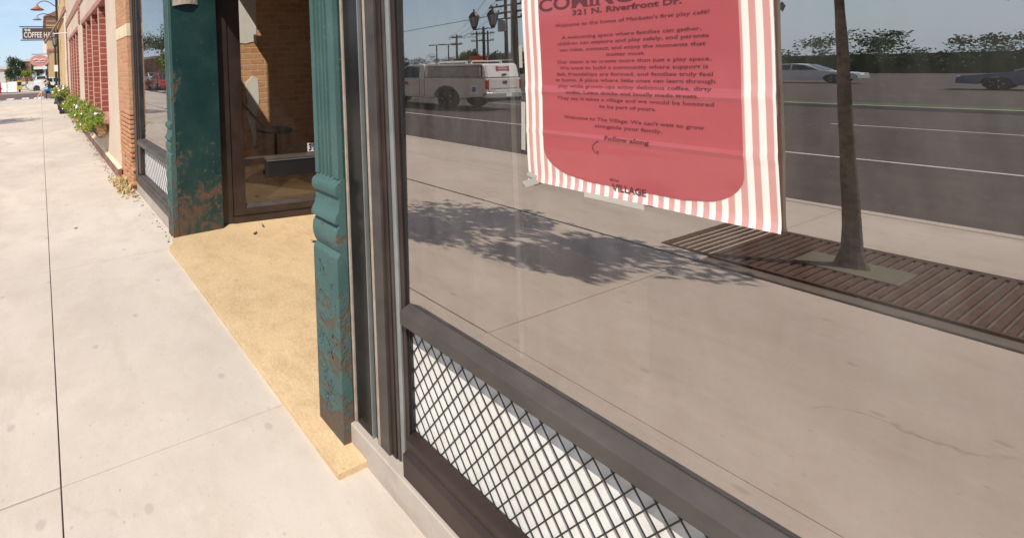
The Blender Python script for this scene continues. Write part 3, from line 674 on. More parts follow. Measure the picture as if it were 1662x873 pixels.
def trough(y0, y1, seed, label, n=2600):
    rnd = random.Random(seed); X = .985
    t = empty('flower_trough', (X, (y0+y1)/2, .42), label, 'flower trough', 'flower troughs under the brick windows')
    pr = [(X+.125, .70), (X-.115, .70)]
    for k in range(9):
        a = PI+PI*k/8*.97; pr.append((X+.115*math.cos(a), .66+.21*math.sin(a)))
    b = MB(); b.prism(pr, y0+.02, y1-.02, 'y'); li = b.build('coco_liner', M['coco'], t, bevel=.02)
    b = MB()
    for k in range(int((y1-y0)/.16)+1):
        y = y0+.012+k*(y1-y0-.024)/int((y1-y0)/.16)
        b.tube([(X+.122*math.cos(PI+PI*j/8), y, .67+.222*math.sin(PI+PI*j/8)) for j in range(9)], .005, 5)
    for (dx, z) in ((-.124, .685), (-.118, .60), (-.08, .50)): b.tube([(X+dx, y0, z), (X+dx, y1, z)], .005, 5)
    b.build('wire_rack', M['dkmetal'], t)
    def f(r):
        y = r.uniform(y0-.06, y1+.1); h = .5+.5*noise.noise(Vector((y*2.3, seed, 0)))
        a = r.random(); s = r.gauss(0, .12)
        if a < .30: return (X-.16-abs(s)*.7, y, .62-r.random()*.22*h+.05)
        return (X+s*.75, y, .69+r.random()**1.7*(.08+.24*h*h+.10*(r.random() < .12)))
    def cull(fn):
        def g_(r):
            while True:
                p = fn(r)
                if p[0] < 1.11: return p
        return g_
    F_ = cull(f)
    foliage(rnd, n+200, F_, .036, ln=2.0).build('leaves', M['leaf_y'] , t)
    foliage(rnd, n//8, F_, .05).build('dark_leaves', M['leaf'], t)
    for nm, mt, cnt in (('purple_blossoms', 'pet_purple', 22), ('white_blossoms', 'pet_white', 17), ('orange_blossoms', 'pet_red', 10), ('pink_blossoms', 'pet_pink', 6)):
        b = MB()
        for _ in range(cnt):
            p = F_(rnd); q = Vector((p[0]-.05, p[1]-.03, p[2]+.03)); petal_mesh(b, q, (-.8+rnd.gauss(0, .3), -.5, .5+rnd.gauss(0, .3)), rnd.uniform(.022, .036), rnd)
        b.build(nm, M[mt], t)
trough(6.75, 8.35, 21, 'flower trough with coconut liner nearest the orange brick pier, full of green and purple petunias')
trough(8.75, 10.3, 22, 'middle flower trough in the row on the stucco wall, with white and purple flowers')
trough(11.8, 13.4, 23, 'farthest flower trough on the stucco wall, behind the other two')
def pot(x, y, seed, label):
    rnd = random.Random(seed); t = empty('planter_pot', (x, y, 0), label, 'planter', 'dark planters at the far end of the flowers')
    MB().prism([(x+sx*.17, y+sy*.17) for sx, sy in ((-1, -1), (1, -1), (1, 1), (-1, 1))], 0, .04).build('foot', M['black'], t)
    b = MB(); n = 4; lo, hi = .17, .26
    A = [b.bm.verts.new((x+sx*lo, y+sy*lo, .04)) for sx, sy in ((-1, -1), (1, -1), (1, 1), (-1, 1))]; B = [b.bm.verts.new((x+sx*hi, y+sy*hi, .72)) for sx, sy in ((-1, -1), (1, -1), (1, 1), (-1, 1))]
    b.bm.faces.new(A[::-1]); b.bm.faces.new(B)
    for i in range(4): b.bm.faces.new((A[i], A[(i+1) % 4], B[(i+1) % 4], B[i]))
    b.build('pot', M['dkmetal'], t, bevel=.015)
    def f(r):
        a = r.uniform(0, 2*PI); q = r.random()**.5*.42; return (x+q*math.cos(a), y+q*math.sin(a), .70+r.random()*.38*(1-q*q*2.5))
    foliage(rnd, 900, f, .075).build('leaves', M['leaf_y'], t)
    for nm, mt, cnt in (('pink_blossoms', 'pet_pink', 7), ('white_blossoms', 'pet_white', 12), ('purple_blossoms', 'pet_purple', 8)):
        b = MB()
        for _ in range(cnt): p = f(rnd); petal_mesh(b, Vector((p[0], p[1]-.05, p[2]+.05)), (-.4, -.8, .5), .05, rnd)
        b.build(nm, M[mt], t)
pot(.86, 16.1, 31, 'dark tapered planter with pink flowers standing at the end of the stucco wall')
pot(.88, 18.0, 32, 'dark planter of pink flowers half hidden behind the nearer planter')
# dry grass tuft at the pier's foot and grit along the wall
rnd = random.Random(4)
def f(r):
    y = 5.2+r.gauss(0, .22); return (1.08-abs(r.gauss(0, .07)), y, abs(r.gauss(0, .035)))
M['straw'] = plain('dry_straw', (.50, .37, .18), .9, 0, .3, 30)
tag(foliage(rnd, 420, f, .045, .2, 1.8).build('dry_weeds', M['straw']), 'clump of dry straw weeds at the foot of the orange brick pier', 'weeds', kind='stuff')
b = MB(); rnd = random.Random(8)
for k in range(260):
    y = rnd.uniform(3.3, 9.5); x = 1.15-abs(rnd.gauss(0, .055)) if y < 5 else 1.04-abs(rnd.gauss(0, .06))
    s = rnd.uniform(.003, .010); b.blob((x, y, s*.4), (s, s*rnd.uniform(.6, 1.6), s*.6), 1, .5, k)
tag(b.build('grit', M['earth']), 'scattered grit and crumbs along the base of the shopfront', 'grit', kind='stuff')
def leaf_scrap(x, y, L, rot, lab, z=.002):
    b = MB(); c, s = math.cos(rot), math.sin(rot); P = [(-.5, 0), (-.2, .16), (.2, .13), (.5, .02), (.15, -.12), (-.25, -.14)]
    for i in range(6):
        pass
    v0 = [(x+(u*c-v*s)*L, y+(u*s+v*c)*L, z+.006+abs(u)*.02*L/.05) for u, v in P]
    b.face(v0); b.face([(p[0], p[1], p[2]-.0015) for p in v0][::-1])
    tag(b.build('fallen_leaf', M['bark']), lab, 'leaf')
leaf_scrap(.29, 4.06, .05, .3, 'single dark leaf lying alone in the middle of the pale pavement slab')
leaf_scrap(2.02, 3.28, .07, 1.2, 'dark curled leaf on the tan entry slab below the door stile', .03)
leaf_scrap(1.86, 3.16, .075, .4, 'thin pale brown leaf on the tan entry slab beside the wide teal column side', .03)
leaf_scrap(2.25, 2.80, .09, -.5, 'long dark twig scrap on the tan entry slab beside the fluted column', .03)

# ------------------------------------------------------------------ farther up the pavement
tb = empty('tan_building', (1.1, 19.5, 0), 'tall tan brick building with a white pilaster just past the stucco building', 'building')
b = MB(); b.box(1.12, 8, 17.5, 23.5, 0, 9.5); b.build('wall', M['brick_tan'], tb)
MB().box(1.08, 2.0, 16.72, 17.48, 0, 4.2).build('pilaster', M['offwhite'], tb, bevel=.01)
MB().box(1.02, 8, 16.72, 23.6, 4.2, 4.45).build('cornice', M['brick_belt'], tb); MB().box(.98, 8.2, 17.3, 23.7, 9.5, 9.9).build('cornice', M['brick_belt'], tb)
b = MB(); b.tube([(1.04, 23.3, 0), (1.04, 23.3, 9.4)], .06, 8); b.build('drain_pipe', M['dkmetal'], tb)
for k, y in enumerate((18.6, 20.4, 22.2)):
    f = MB().box(1.09, 1.13, y, y+.9, 5.4, 7.6).build('window', M['offwhite'], tb); MB().box(1.085, 1.089, y+.07, y+.83, 5.48, 7.52).build('pane', M['black'], f)
fb = empty('tan_building', (4, 46, 0), 'far tan building with a red roof standing across the side street', 'building')
MB().box(.95, 14, 47, 75, 0, 8.4).build('wall', M['brick_tan'], fb)
b = MB(); b.prism([(.6, 8.4), (14.3, 8.4), (10, 10.0), (4, 10.0)], 46.7, 75.3, 'y'); b.build('roof', M['copper'], fb)
b = MB(); b.box(.9, 14, 46.9, 75, 4.3, 4.6); b.box(.88, 14, 46.88, 75, 7.7, 8.0); b.build('belt', M['brick_belt'], fb)
for x in (2.2, 4.4, 6.6):
    for z in (1.0, 5.3):
        f = MB().box(x, x+1.1, 46.93, 46.99, z, z+1.9).build('window', M['offwhite'], fb); MB().box(x+.1, x+1.0, 46.915, 46.929, z+.1, z+1.8).build('pane', M['black'], f)
for y in (48, 53, 58, 63, 68):
    f = MB().box(.90, .94, y, y+1.4, 5.2, 7.3).build('window', M['offwhite'], fb); MB().box(.885, .899, y+.1, y+1.3, 5.3, 7.2).build('pane', M['black'], f)
    f = MB().box(.90, .94, y, y+1.8, .8, 3.4).build('window', M['dkmetal'], fb); MB().box(.885, .899, y+.1, y+1.7, .9, 3.3).build('pane', M['black'], f)
M['farwhite'] = plain('far_white_wall', (.62, .60, .56), .8); M['farbrick'] = plain('far_brick_wall', (.30, .16, .11), .85); M['fargrey'] = plain('far_grey_wall', (.36, .34, .33), .85)
def far_house(x0, x1, y0, y1, h, mat, label):
    o = empty('street_building', ((x0+x1)/2, y0, 0), label, 'building')
    MB().box(x0, x1, y0, y1, 0, h).build('wall', M[mat], o); MB().box(x0-.2, x1+.2, y0-.2, y1, h, h+.4).build('cornice', M['offwhite'], o)
    n = max(1, int((x1-x0)/2.2))
    for i in range(n):
        for z in (1.0, 4.3):
            if z+1.8 < h:
                xx = x0+.5+i*(x1-x0-.6)/n; f = MB().box(xx, xx+1.1, y0-.06, y0-.005, z, z+1.7).build('window', M['offwhite'], o); MB().box(xx+.08, xx+1.02, y0-.075, y0-.061, z+.08, z+1.62).build('pane', M['black'], o if False else f)
far_house(-9.5, -4.6, 58, 72, 2.6, 'farwhite', 'low white building at the far left of the street')
far_house(-1.6, .6, 118, 130, 6.5, 'fargrey', 'small grey building closing the far end of the street')
far_house(-4.6, -2.2, 105, 115, 5.2, 'farbrick', 'small red brick building at the far end of the street')
far_house(-16, -10.2, 90, 100, 5.5, 'farbrick', 'red brick building beyond the low white building')

# hanging coffee sign on its two rods
o = empty('hanging_sign', (0, 24, 4.1), 'brown hanging coffee shop sign with white lettering over the pavement', 'sign')
sx0, sx1, sz0, sz1 = -.90, .98, 3.73, 4.38
MB().box(sx0, sx1, 23.97, 24.03, sz0, sz1).build('board', M['wood'] if False else plain('sign_brown', (.085, .052, .045), .6), o, bevel=.01)
b = MB(); b.tube([(-1.05, 24, 4.46), (1.12, 24, 4.46)], .03, 8); b.tube([(-1.02, 24, 3.67), (1.12, 24, 3.67)], .03, 8)
for x in (-.6, .5): b.tube([(x, 24, 4.38), (x, 24, 4.46)], .012, 6); b.tube([(x, 24, 3.67), (x, 24, 3.73)], .012, 6)
b.build('bracket', M['dkmetal'], o)
for s, sz, z, x, wd in (('THE', .16, 4.20, -.62, .34), ('COFFEE HAG', .46, 3.82, .04, 1.72)):
    me = text_mesh(s, sz, M['white'], .008, wd); me.transform(Matrix.Translation((x, 23.962, z)) @ Matrix.Rotation(PI/2, 4, 'X')); link('lettering', me, o)
# gooseneck lamps
def goose(x, y, z, s, label, mat):
    o = empty('gooseneck_lamp', (1.1, y, z), label, 'lamp')
    b = MB(); p = [(1.12, y, z+.05*s)]+[(x+(1.1-x)*(1-k/8)*.9, y, z+.42*s*math.sin(PI*(k/8)*.75+.15)+.02) for k in range(1, 8)]+[(x, y, z+.25*s), (x, y, z)]
    b.tube(p, .025, 6); b.build('arm', M['dkmetal'], o)
    MB().lathe([(.05*s, .22*s), (.09*s, .12*s), (.16*s, .05*s), (.38*s, -.07*s), (.40*s, -.10*s), (.36*s, -.09*s), (.1*s, .02*s), (.04*s, .2*s)], (x, y, z), 24).build('lamp_shade', M[mat], o, smooth=True)
goose(-.02, 23.0, 5.40, .95, 'copper gooseneck lamp reaching out over the coffee sign', 'copper')
goose(-.05, 25.5, 5.15, .7, 'grey gooseneck lamp just below and behind the copper one', 'grey')
# oval sign with a white board below
o = empty('oval_sign', (0, 44, 3.1), 'pale pink oval sign with a white board below it over the far pavement', 'sign')
M['salmon'] = plain('salmon_paint', (.66, .27, .23), .6)
b = MB(); P = [(-.02+1.0*math.cos(2*PI*k/40), 3.15+.62*math.sin(2*PI*k/40)) for k in range(40)]; b.prism(P, 43.95, 44.05, 'y'); b.build('oval_board', M['salmon'], o)
b = MB(); b.tube([(-.65, 43.93, 3.22), (-.3, 43.93, 3.32), (0, 43.93, 3.18), (.35, 43.93, 3.30), (.65, 43.93, 3.2)], .05, 6); b.tube([(-.5, 43.93, 2.98), (.5, 43.93, 3.0)], .03, 6); b.build('script_stroke', M['white'], o)
MB().box(-.65, .75, 43.96, 44.04, 2.22, 2.52).build('lower_board', M['white'], o); b = MB(); b.tube([(-.8, 44, 3.85), (1.2, 44, 3.85)], .035, 6); b.tube([(.95, 44, 2.5), (.95, 44, 3.85)], .03, 6); b.build('bracket', M['dkmetal'], o)
MB().lathe([(0, 0)], (0, 0, -50), 3) if False else None
o = MB(); o.box(.5, .9, 50, 50.1, 3.6, 5.6); tag(o.build('blade_sign', M['white'], bevel=.02), 'tall narrow white sign on the far tan building above the oval sign', 'sign')

# street lanterns
def lantern_head(par, x, y, z, s=1.0):
    MB().lathe([(.06*s, 0), (.10*s, .05*s), (.17*s, .46*s)], (x, y, z), 8).build('lantern_glass', M['grey'], par)
    b = MB(); b.lathe([(.21*s, .46*s), (.19*s, .52*s), (.10*s, .66*s), (.03*s, .72*s), (.03*s, .80*s), (.0, .84*s)], (x, y, z), 8)
    for k in range(8):
        a = 2*PI*k/8; b.tube([(x+.10*s*math.cos(a), y+.10*s*math.sin(a), z+.03*s), (x+.19*s*math.cos(a), y+.19*s*math.sin(a), z+.47*s)], .012*s, 4)
    b.lathe([(.04*s, -.12*s), (.08*s, -.05*s), (.10*s, .03*s)], (x, y, z), 8); b.build('lantern_cage', M['dkmetal'], par)
def lamp_post(x, y, h, label, double=False, mat='dkmetal', group=None):
    o = empty('street_lamp', (x, y, 0), label, 'street lamp', group)
    MB().lathe([(.17, 0), (.17, .1), (.12, .16), (.11, .5), (.13, .55), (.075, .62), (.05, h-.95), (.07, h-.92), (.045, h-.86), (.04, h-.8)], (x, y, 0), 12).build('post', M[mat], o)
    if double:
        b = MB()
        for s in (-1, 1): b.tube([(x, y, h-.95), (x, y+s*.18, h-.90), (x, y+s*.33, h-.93), (x, y+s*.42, h-.82)], .03, 6)
        b.build('arm', M[mat], o)
        for s in (-1, 1): lantern_head(o, x, y+s*.43, h-.80, 1.15)
    else: lantern_head(o, x, y, h-.80, 1.0)
    return o
o = lamp_post(.82, 21.6, 3.95, 'dark lantern post standing close to the tan brick wall')
MB().box(.72, .92, 21.4, 21.5, 1.75, 2.1).build('notice_box', M['white'], o)
lamp_post(-3.4, 50, 4.1, 'dark street lantern at far left rising above the round green tree')
lamp_post(-2.4, 78, 4.1, 'tiny dark street lantern far down the street to the right of the round green tree')

# trees
def tree(x, y, h, r, trunk_r, seed, label, n=2600, size=.09, mat='leaf', zc=None, rz=None, lean=(0, 0), group=None):
    rnd = random.Random(seed); o = empty('street_tree', (x, y, 0), label, 'tree', group)
    rz = rz or r*.9; zc = zc or h-rz; cx, cy = x+lean[0], y+lean[1]
    b = MB(); pp, rr_ = [], []
    for k in range(17):
        t = k/16; z = -.05+(zc+rz*.5+.05)*t
        pp.append((x+lean[0]*t**1.6+trunk_r*.35*noise.noise(Vector((z*1.3, seed, 0))), y+lean[1]*t**1.6+trunk_r*.35*noise.noise(Vector((z*1.3, 0, seed))), z))
        rr_.append(trunk_r*((1.0+.75*math.exp(-z*9))*(1-.75*t**1.4)*(1+.12*noise.noise(Vector((z*5, seed, 3))))))
    b.tube(pp, rr_, 12)
    cl = []
    for k in range(16):
        a = rnd.uniform(0, 2*PI); e = rnd.uniform(-.5, 1.2); q = r*rnd.uniform(.45, .82)
        c = Vector((cx+q*math.cos(a)*math.cos(e), cy+q*math.sin(a)*math.cos(e), zc+rz*.8*math.sin(e)*rnd.uniform(.6, 1))); cl.append((c, r*rnd.uniform(.22, .42)))
        s = Vector((cx, cy, zc-rz*.45)); m = s.lerp(c, .55)+Vector((0, 0, .05*r)); b.tube([s, m, c], [trunk_r*.45, trunk_r*.28, trunk_r*.08], 5)
    b.build('trunk', M['bark'], o)
    def f(r_):
        c, q = cl[r_.randrange(len(cl))]; v = Vector((r_.gauss(0, 1), r_.gauss(0, 1), r_.gauss(0, .8))).normalized()*q*r_.random()**.45
        return c+v
    foliage(rnd, n, f, size, .1, 1.1).build('crown', M[mat], o)
    return o
tree(-3.29, 1.10, 3.5, .98, .038, 41, 'young street tree by the window grate, seen mirrored at the big window', 4600, .082, 'leaf', zc=2.45, rz=.80, lean=(-.12, .05))
tree(-3.3, 13.2, 4.2, 1.1, .06, 42, 'young street tree in the second grate up the pavement', 2200, .09, 'leaf', zc=3.1, rz=.9)
tree(-2.7, 45.5, 2.75, 1.05, .06, 43, 'round dark green small tree on the far pavement at the left', 3200, .12, 'leaf_d', zc=1.75, rz=.95)
tree(-1.75, 52, 2.6, .7, .05, 44, 'yellow green small tree just right of the round dark green tree', 1500, .12, 'leaf_y', zc=1.8, rz=.7)
tree(-.35, 66, 3.6, 1.3, .08, 45, 'bright green tree down the street below the oval sign', 1800, .18, 'leaf', zc=2.3, rz=1.1)
tree(-12.5, 95, 8.2, 4.2, .3, 46, 'large dark tree at the far left above the white building', 2600, .4, 'leaf_d', zc=5.2, rz=3.2)
tree(-6.0, 105, 6.2, 3.0, .3, 47, 'dark tree at the far end behind the street lantern', 2200, .35, 'leaf_d', zc=4.2, rz=2.2)
tree(-3.0, 140, 6.5, 3.5, .3, 48, 'dull green tree closing the street at the horizon', 2000, .4, 'leaf', zc=4.2, rz=2.6)
tree(-16.0, 58, 9.6, 4.0, .25, 49, 'tall bright tree mirrored at the top of the side window', 4200, .28, 'leaf', zc=6.2, rz=3.0)
tree(-9.6, 35.6, 3.6, 1.3, .15, 50, 'lime coloured tree mirrored beside the teal column in the side window', 2400, .18, 'leaf_y', zc=2.1, rz=1.5)
# iron grates round the two pavement trees
def grate(x0, x1, y0, y1, label):
    b = MB(); b.box(x0, x1, y0, y1, -.035, -.02)
    n = 34
    for k in range(n+1):
        y = y0+(y1-y0)*k/n; b.box(x0, x1, y-.011, y+.011, -.0199, .004)
    b.box(x0-.03, x0, y0-.03, y1+.03, -.03, .006); b.box(x1, x1+.03, y0-.03, y1+.03, -.03, .006); b.box(x0, x1, y0-.03, y0, -.03, .006); b.box(x0, x1, y1, y1+.03, -.03, .006)
    tag(b.build('tree_grate', M['rust']), label, 'tree grate', 'tree grates in the pavement')
MB().box(-3.50, -3.08, .90, 1.30, -.02, .012).build('tree_soil', M['earth'], kind='structure', bevel=.01)
grate(-3.92, -2.66, .50, 1.78, 'rusty ribbed iron grate round the nearest street tree')
grate(-3.92, -2.66, 12.6, 13.86, 'rusty ribbed iron grate round the second street tree up the pavement')

# bench and the seated person
o = empty('bench', (.67, 27.2, 0), 'dark street bench at the far end of the near pavement', 'bench')
b = MB()
for k in range(4): b.box(.32+k*.12, .42+k*.12, 26.3, 28.0, .42, .46)
b.build('seat', M['dkmetal'], o); b = MB()
for k in range(4): b.box(.84+k*.02, .87+k*.02, 26.3, 28.0, .52+k*.11, .61+k*.11)
b.build('backrest', M['dkmetal'], o)
for y in (26.4, 27.9):
    b = MB(); b.box(.32, .37, y-.03, y+.03, 0, .42); b.box(.77, .82, y-.03, y+.03, 0, .42); b.box(.34, .80, y-.03, y+.03, .36, .42); b.build('leg', M['dkmetal'], o)
def skin_body(name, verts, edges, rad, mat, par, root=0, sub=2):
    me = bpy.data.meshes.new(name); me.from_pydata(verts, edges, []); me.materials.append(mat); o_ = bpy.data.objects.new(name, me); COL.objects.link(o_)
    if par: o_.parent = par; me.transform(Matrix.Translation(-Vector(par.location)))
    o_.modifiers.new('skin', 'SKIN').use_smooth_shade = True
    sv = me.skin_vertices[0].data
    for i, r_ in enumerate(rad): sv[i].radius = (r_, r_) if not isinstance(r_, tuple) else r_
    sv[root].use_root = True
    s_ = o_.modifiers.new('sub', 'SUBSURF'); s_.levels = sub; s_.render_levels = sub
    return o_
# seated, facing the street (-X), leaning forward, one hand to the face
px_, py_ = .60, 26.75
pe = empty('person', (px_, py_, 0), 'person in a dark grey top and blue shorts seated on the far bench', 'person')
V = [(.0, 0, .53), (-.03, 0, .72), (-.08, 0, .92), (-.10, 0, 1.00), (-.14, 0, 1.07), (-.17, 0, 1.16), (-.18, 0, 1.24)]
V += [(-.09, -.17, .95), (-.20, -.24, .74), (-.36, -.14, .66), (-.44, -.10, .66)]       # arm resting
V += [(-.09, .17, .95), (-.26, .24, .76), (-.30, .12, .98), (-.29, .08, 1.06)]          # arm raised to the face
V += [(-.02, -.09, .50), (-.46, -.13, .52), (-.52, -.13, .12), (-.52, -.13, .06), (-.68, -.14, .04)]
V += [(-.02, .09, .50), (-.44, .14, .52), (-.74, .15, .14), (-.76, .15, .07), (-.90, .16, .06)]
E_ = [(0,1),(1,2),(2,3),(3,4),(4,5),(5,6),(3,7),(7,8),(8,9),(9,10),(3,11),(11,12),(12,13),(13,14),(0,15),(15,16),(16,17),(17,18),(18,19),(0,20),(20,21),(21,22),(22,23),(23,24)]
Rr = [(.15,.12),(.14,.11),(.15,.11),(.10,.08),.055,(.085,.075),(.07,.07), .06,.042,.034,.038, .06,.042,.034,.038, .09,.065,.042,.04,.035, .09,.065,.042,.04,.035]
skin_body('body', [(x+px_, y+py_, z) for x, y, z in V], E_, Rr, M['skin'], pe)
V2 = [(.0, 0, .56), (-.03, 0, .72), (-.08, 0, .92), (-.09, 0, .99), (-.09, -.17, .96), (-.17, -.225, .80), (-.09, .17, .96), (-.20, .225, .84)]
skin_body('shirt', [(x+px_, y+py_, z) for x, y, z in V2], [(0,1),(1,2),(2,3),(3,4),(4,5),(3,6),(6,7)], [(.17,.14),(.165,.13),(.17,.13),(.10,.09),.075,.06,.075,.06], plain('grey_shirt', (.11, .10, .095), .9), pe)
V3 = [(.0, 0, .53), (-.02, -.09, .50), (-.40, -.13, .52), (-.02, .09, .50), (-.40, .14, .52)]
skin_body('shorts', [(x+px_, y+py_, z) for x, y, z in V3], [(0,1),(1,2),(0,3),(3,4)], [(.165,.12),.115,.09,.115,.09], plain('blue_cloth', (.02, .22, .55), .85), pe)
b = MB(); b.blob((px_-.145, py_, 1.225), (.105, .092, .105), 2, .15, 3); b.blob((px_-.07, py_, 1.17), (.07, .07, .09), 2, .15, 5); b.build('hair', M['hair'], pe, smooth=True)
b = MB()
for s in (-1, 1): b.blob((px_-.262, py_+s*.03, 1.20), (.008, .012, .008), 1)
b.blob((px_-.268, py_, 1.165), (.02, .014, .022), 1); b.build('face_features', M['skin'], pe)
b = MB()
for (fx, fy, fz) in ((-.60, -.135, .035), (-.83, .155, .05)): b.blob((px_+fx, py_+fy, fz), (.13, .05, .045), 2)
b.build('shoes', M['white'], pe, smooth=True)
b = MB(); b.blob((.72, 27.35, .66), (.20, .26, .24), 3, .18, 9)
o = b.build('backpack', M['black'], None, smooth=True); tag(o, 'black bulging bag resting on the bench behind the seated person', 'bag')

pe.scale = (1.1, 1.12, 1.08)
# cars (side profile with wheels, glass and lamps), nose towards -Y in their own frame
M['carglass'] = plain('car_glass', (.02, .024, .026), .08, 0, .05)
M['chrome'] = plain('chrome', (.62, .62, .62), .32, .8)
M['redlamp'] = plain('red_lamp', (.42, .015, .015), .2); M['clearlamp'] = plain('clear_lamp', (.7, .7, .68), .15)
def paint(name, col):
    m_ = plain(name, col, .28, 0, .05); m_.node_tree.nodes['Principled BSDF'].inputs['Coat Weight'].default_value = .6; return m_
def arch(cy, cz, r, n=10): return [(cy+r*math.cos(PI-PI*k/n), cz+r*math.sin(PI-PI*k/n)) for k in range(n+1)]
def wheel(par, x, y, r, w, s):
    t = MB().lathe([(r*.62, -w/2), (r*.95, -w/2), (r, -w*.3), (r, w*.3), (r*.95, w/2), (r*.62, w/2)], (x, y, r), 28, 'x').build('wheel', M['tyre'], par, smooth=False, local=True)
    b = MB(); b.lathe([(0, s*w*.30), (r*.14, s*w*.34), (r*.2, s*w*.20), (r*.55, s*w*.22), (r*.63, s*w*.46), (r*.64, s*w*.30)], (x, y, r), 24, 'x')
    for k in range(5):
        a = 2*PI*k/5; d = Vector((0, math.cos(a), math.sin(a))); b.tube([Vector((x+s*w*.36, y, r))+d*r*.1, Vector((x+s*w*.40, y, r))+d*r*.6], r*.09, 5)
    b.build('rim', M['chrome'], t, local=True)
def sedan(x, y, z, rz, col, label, name='parked_car'):
    o = empty(name, (x, y, z), label, 'car', None, rz); L = 4.6; hw = .90
    low = [(-2.3, .35), (-2.28, .62), (-2.15, .74), (-1.0, .92), (1.55, .95), (2.2, .90), (2.3, .62), (2.28, .35)]
    bottom = [(1.75, .30)]+arch(1.38, .32, .36)[::-1]+[(.9, .26), (-.95, .26)]+arch(-1.38, .32, .36)[::-1]+[(-1.8, .30)]
    b = MB(); b.prism(low+bottom, -hw, hw, 'x'); b.build('body', paint('car_paint', col), o, bevel=.05, local=True)
    cab = [(-1.05, .93), (-.35, 1.36), (.2, 1.44), (.85, 1.40), (1.65, .96)]
    b = MB(); n = len(cab); A = [b.bm.verts.new((-hw+.06+(z_-.93)*.30, y_, z_)) for y_, z_ in cab]; B = [b.bm.verts.new((hw-.06-(z_-.93)*.30, y_, z_)) for y_, z_ in cab]
    b.bm.faces.new(A[::-1]); b.bm.faces.new(B)
    for i in range(n): b.bm.faces.new((A[i], A[(i+1) % n], B[(i+1) % n], B[i]))
    b.build('cabin', paint('car_paint', col), o, bevel=.05, local=True)
    for s in (-1, 1):
        f = lambda z_: s*(hw-.052-(z_-.93)*.30)
        for P in ([(-.82, .98), (-.28, 1.32), (.18, 1.375), (.20, .98)], [(.27, .98), (.25, 1.375), (.78, 1.345), (1.28, 1.0)]):
            b = MB(); b.face([(f(z_), y_, z_) for y_, z_ in P]); b.build('window', M['carglass'], o, local=True)
    b = MB(); b.face([(-.66, -1.0, .965), (.66, -1.0, .965), (.60, -.38, 1.35), (-.60, -.38, 1.35)]); b.bm.verts.ensure_lookup_table()
    for v in b.bm.verts: v.co += Vector((0, -.03, .03))
    b.build('windscreen', M['carglass'], o, local=True)
    b = MB(); b.face([(-.66, 1.58, 1.0), (.66, 1.58, 1.0), (.60, .90, 1.385), (-.60, .90, 1.385)])
    for v in b.bm.verts: v.co += Vector((0, .03, .03))
    b.build('rear_window', M['carglass'], o, local=True)
    for s in (-1, 1):
        MB().box(s*.62-.18, s*.62+.18, -2.29, -2.2, .60, .72).build('headlight', M['clearlamp'], o, bevel=.02, local=True)
        MB().box(s*.62-.2, s*.62+.2, 2.24, 2.31, .68, .84).build('tail_light', M['redlamp'], o, bevel=.02, local=True)
        for yy in (-1.38, 1.38): wheel(o, s*.80, yy, .32, .20, s)
    return o
sedan(1.0, 41.6, -.116, -PI/2, (.72, .72, .70), 'white sedan standing in the side street behind the bench')
sedan(.2, 62.5, 0, -.1, (.70, .70, .70), 'white car farther off below the white lower board of the oval sign')
sedan(-5.35, 43.0, -.12, 0, (.02, .02, .022), 'dark car parked along the kerb at the far left edge')
sedan(-5.6, 50.5, -.12, 0, (.42, .015, .02), 'red car parked along the kerb beyond the dark car')
sedan(-7.9, 32.6, -.12, PI, (.40, .02, .025), 'maroon car parked along the kerb short of the side street')
sedan(-12.0, 50.5, -.12, PI, (.7, .7, .7), 'white car on the road beyond the side street')
far_house(-24, -15.5, 60, 72, 3.6, 'farbrick', 'low red brick building across the road at the side street')
sedan(-24.8, 25.5, -.10, .3, (.45, .012, .02), 'bright red car in the lot across the road ahead of the pickup')

# sandwich boards, newspaper box, hydrant
def board(x, y, wd, h, label):
    o = empty('sandwich_board', (x, y, 0), label, 'sandwich board')
    for s in (-1, 1):
        b = MB(); b.prism([(y+s*.25, .06), (y+s*.28, .06), (y+s*.05, h), (y+s*.02, h)], x-wd/2, x+wd/2, 'x'); pn = b.build('panel', M['white'], o, bevel=.01)
    b = MB(); b.box(x-wd/2-.03, x+wd/2+.03, y-.32, y-.2, 0, .06); b.box(x-wd/2-.03, x+wd/2+.03, y+.2, y+.32, 0, .06); b.build('foot', M['black'], o)
board(-2.55, 39.3, .84, 1.05, 'larger white sandwich board on the far pavement beside the yellow box')
board(-3.35, 40.3, .5, .95, 'smaller white sandwich board left of the larger one')
o = empty('newspaper_box', (-1.95, 40.2, 0), 'yellow newspaper box on the far pavement', 'newspaper box')
MB().box(-2.2, -1.72, 40.0, 40.5, .25, 1.1).build('box', plain('yellow_paint', (.62, .42, .05), .5), o, bevel=.03); MB().box(-2.05, -1.87, 40.1, 40.4, 0, .25).build('foot', M['black'], o); MB().box(-2.12, -1.80, 39.985, 39.999, .65, 1.0).build('window', M['carglass'], o)
o = empty('fire_hydrant', (-3.6, 38.9, 0), 'red fire hydrant at the far corner of the side street', 'hydrant')
MB().lathe([(.16, 0), (.16, .06), (.11, .08), (.11, .5), (.15, .52), (.15, .56), (.12, .58), (.10, .68), (.04, .74), (.03, .78), (0, .79)], (-3.6, 38.9, 0), 16).build('barrel', plain('hydrant_red', (.5, .03, .025), .5), o)
for s in (-1, 1): MB().lathe([(.055, 0), (.055, s*.07), (.07, s*.075), (.07, s*.11), (0, s*.12)], (-3.6+s*.10, 38.9, .42), 10, 'x').build('nozzle', M['redlamp'], o)

# ------------------------------------------------------------------ across the road: what the big window mirrors
tk = empty('pickup_truck', (-13.3, 9.75, -.115), 'silver pickup truck with a white covered bed stopped on the road', 'pickup truck')
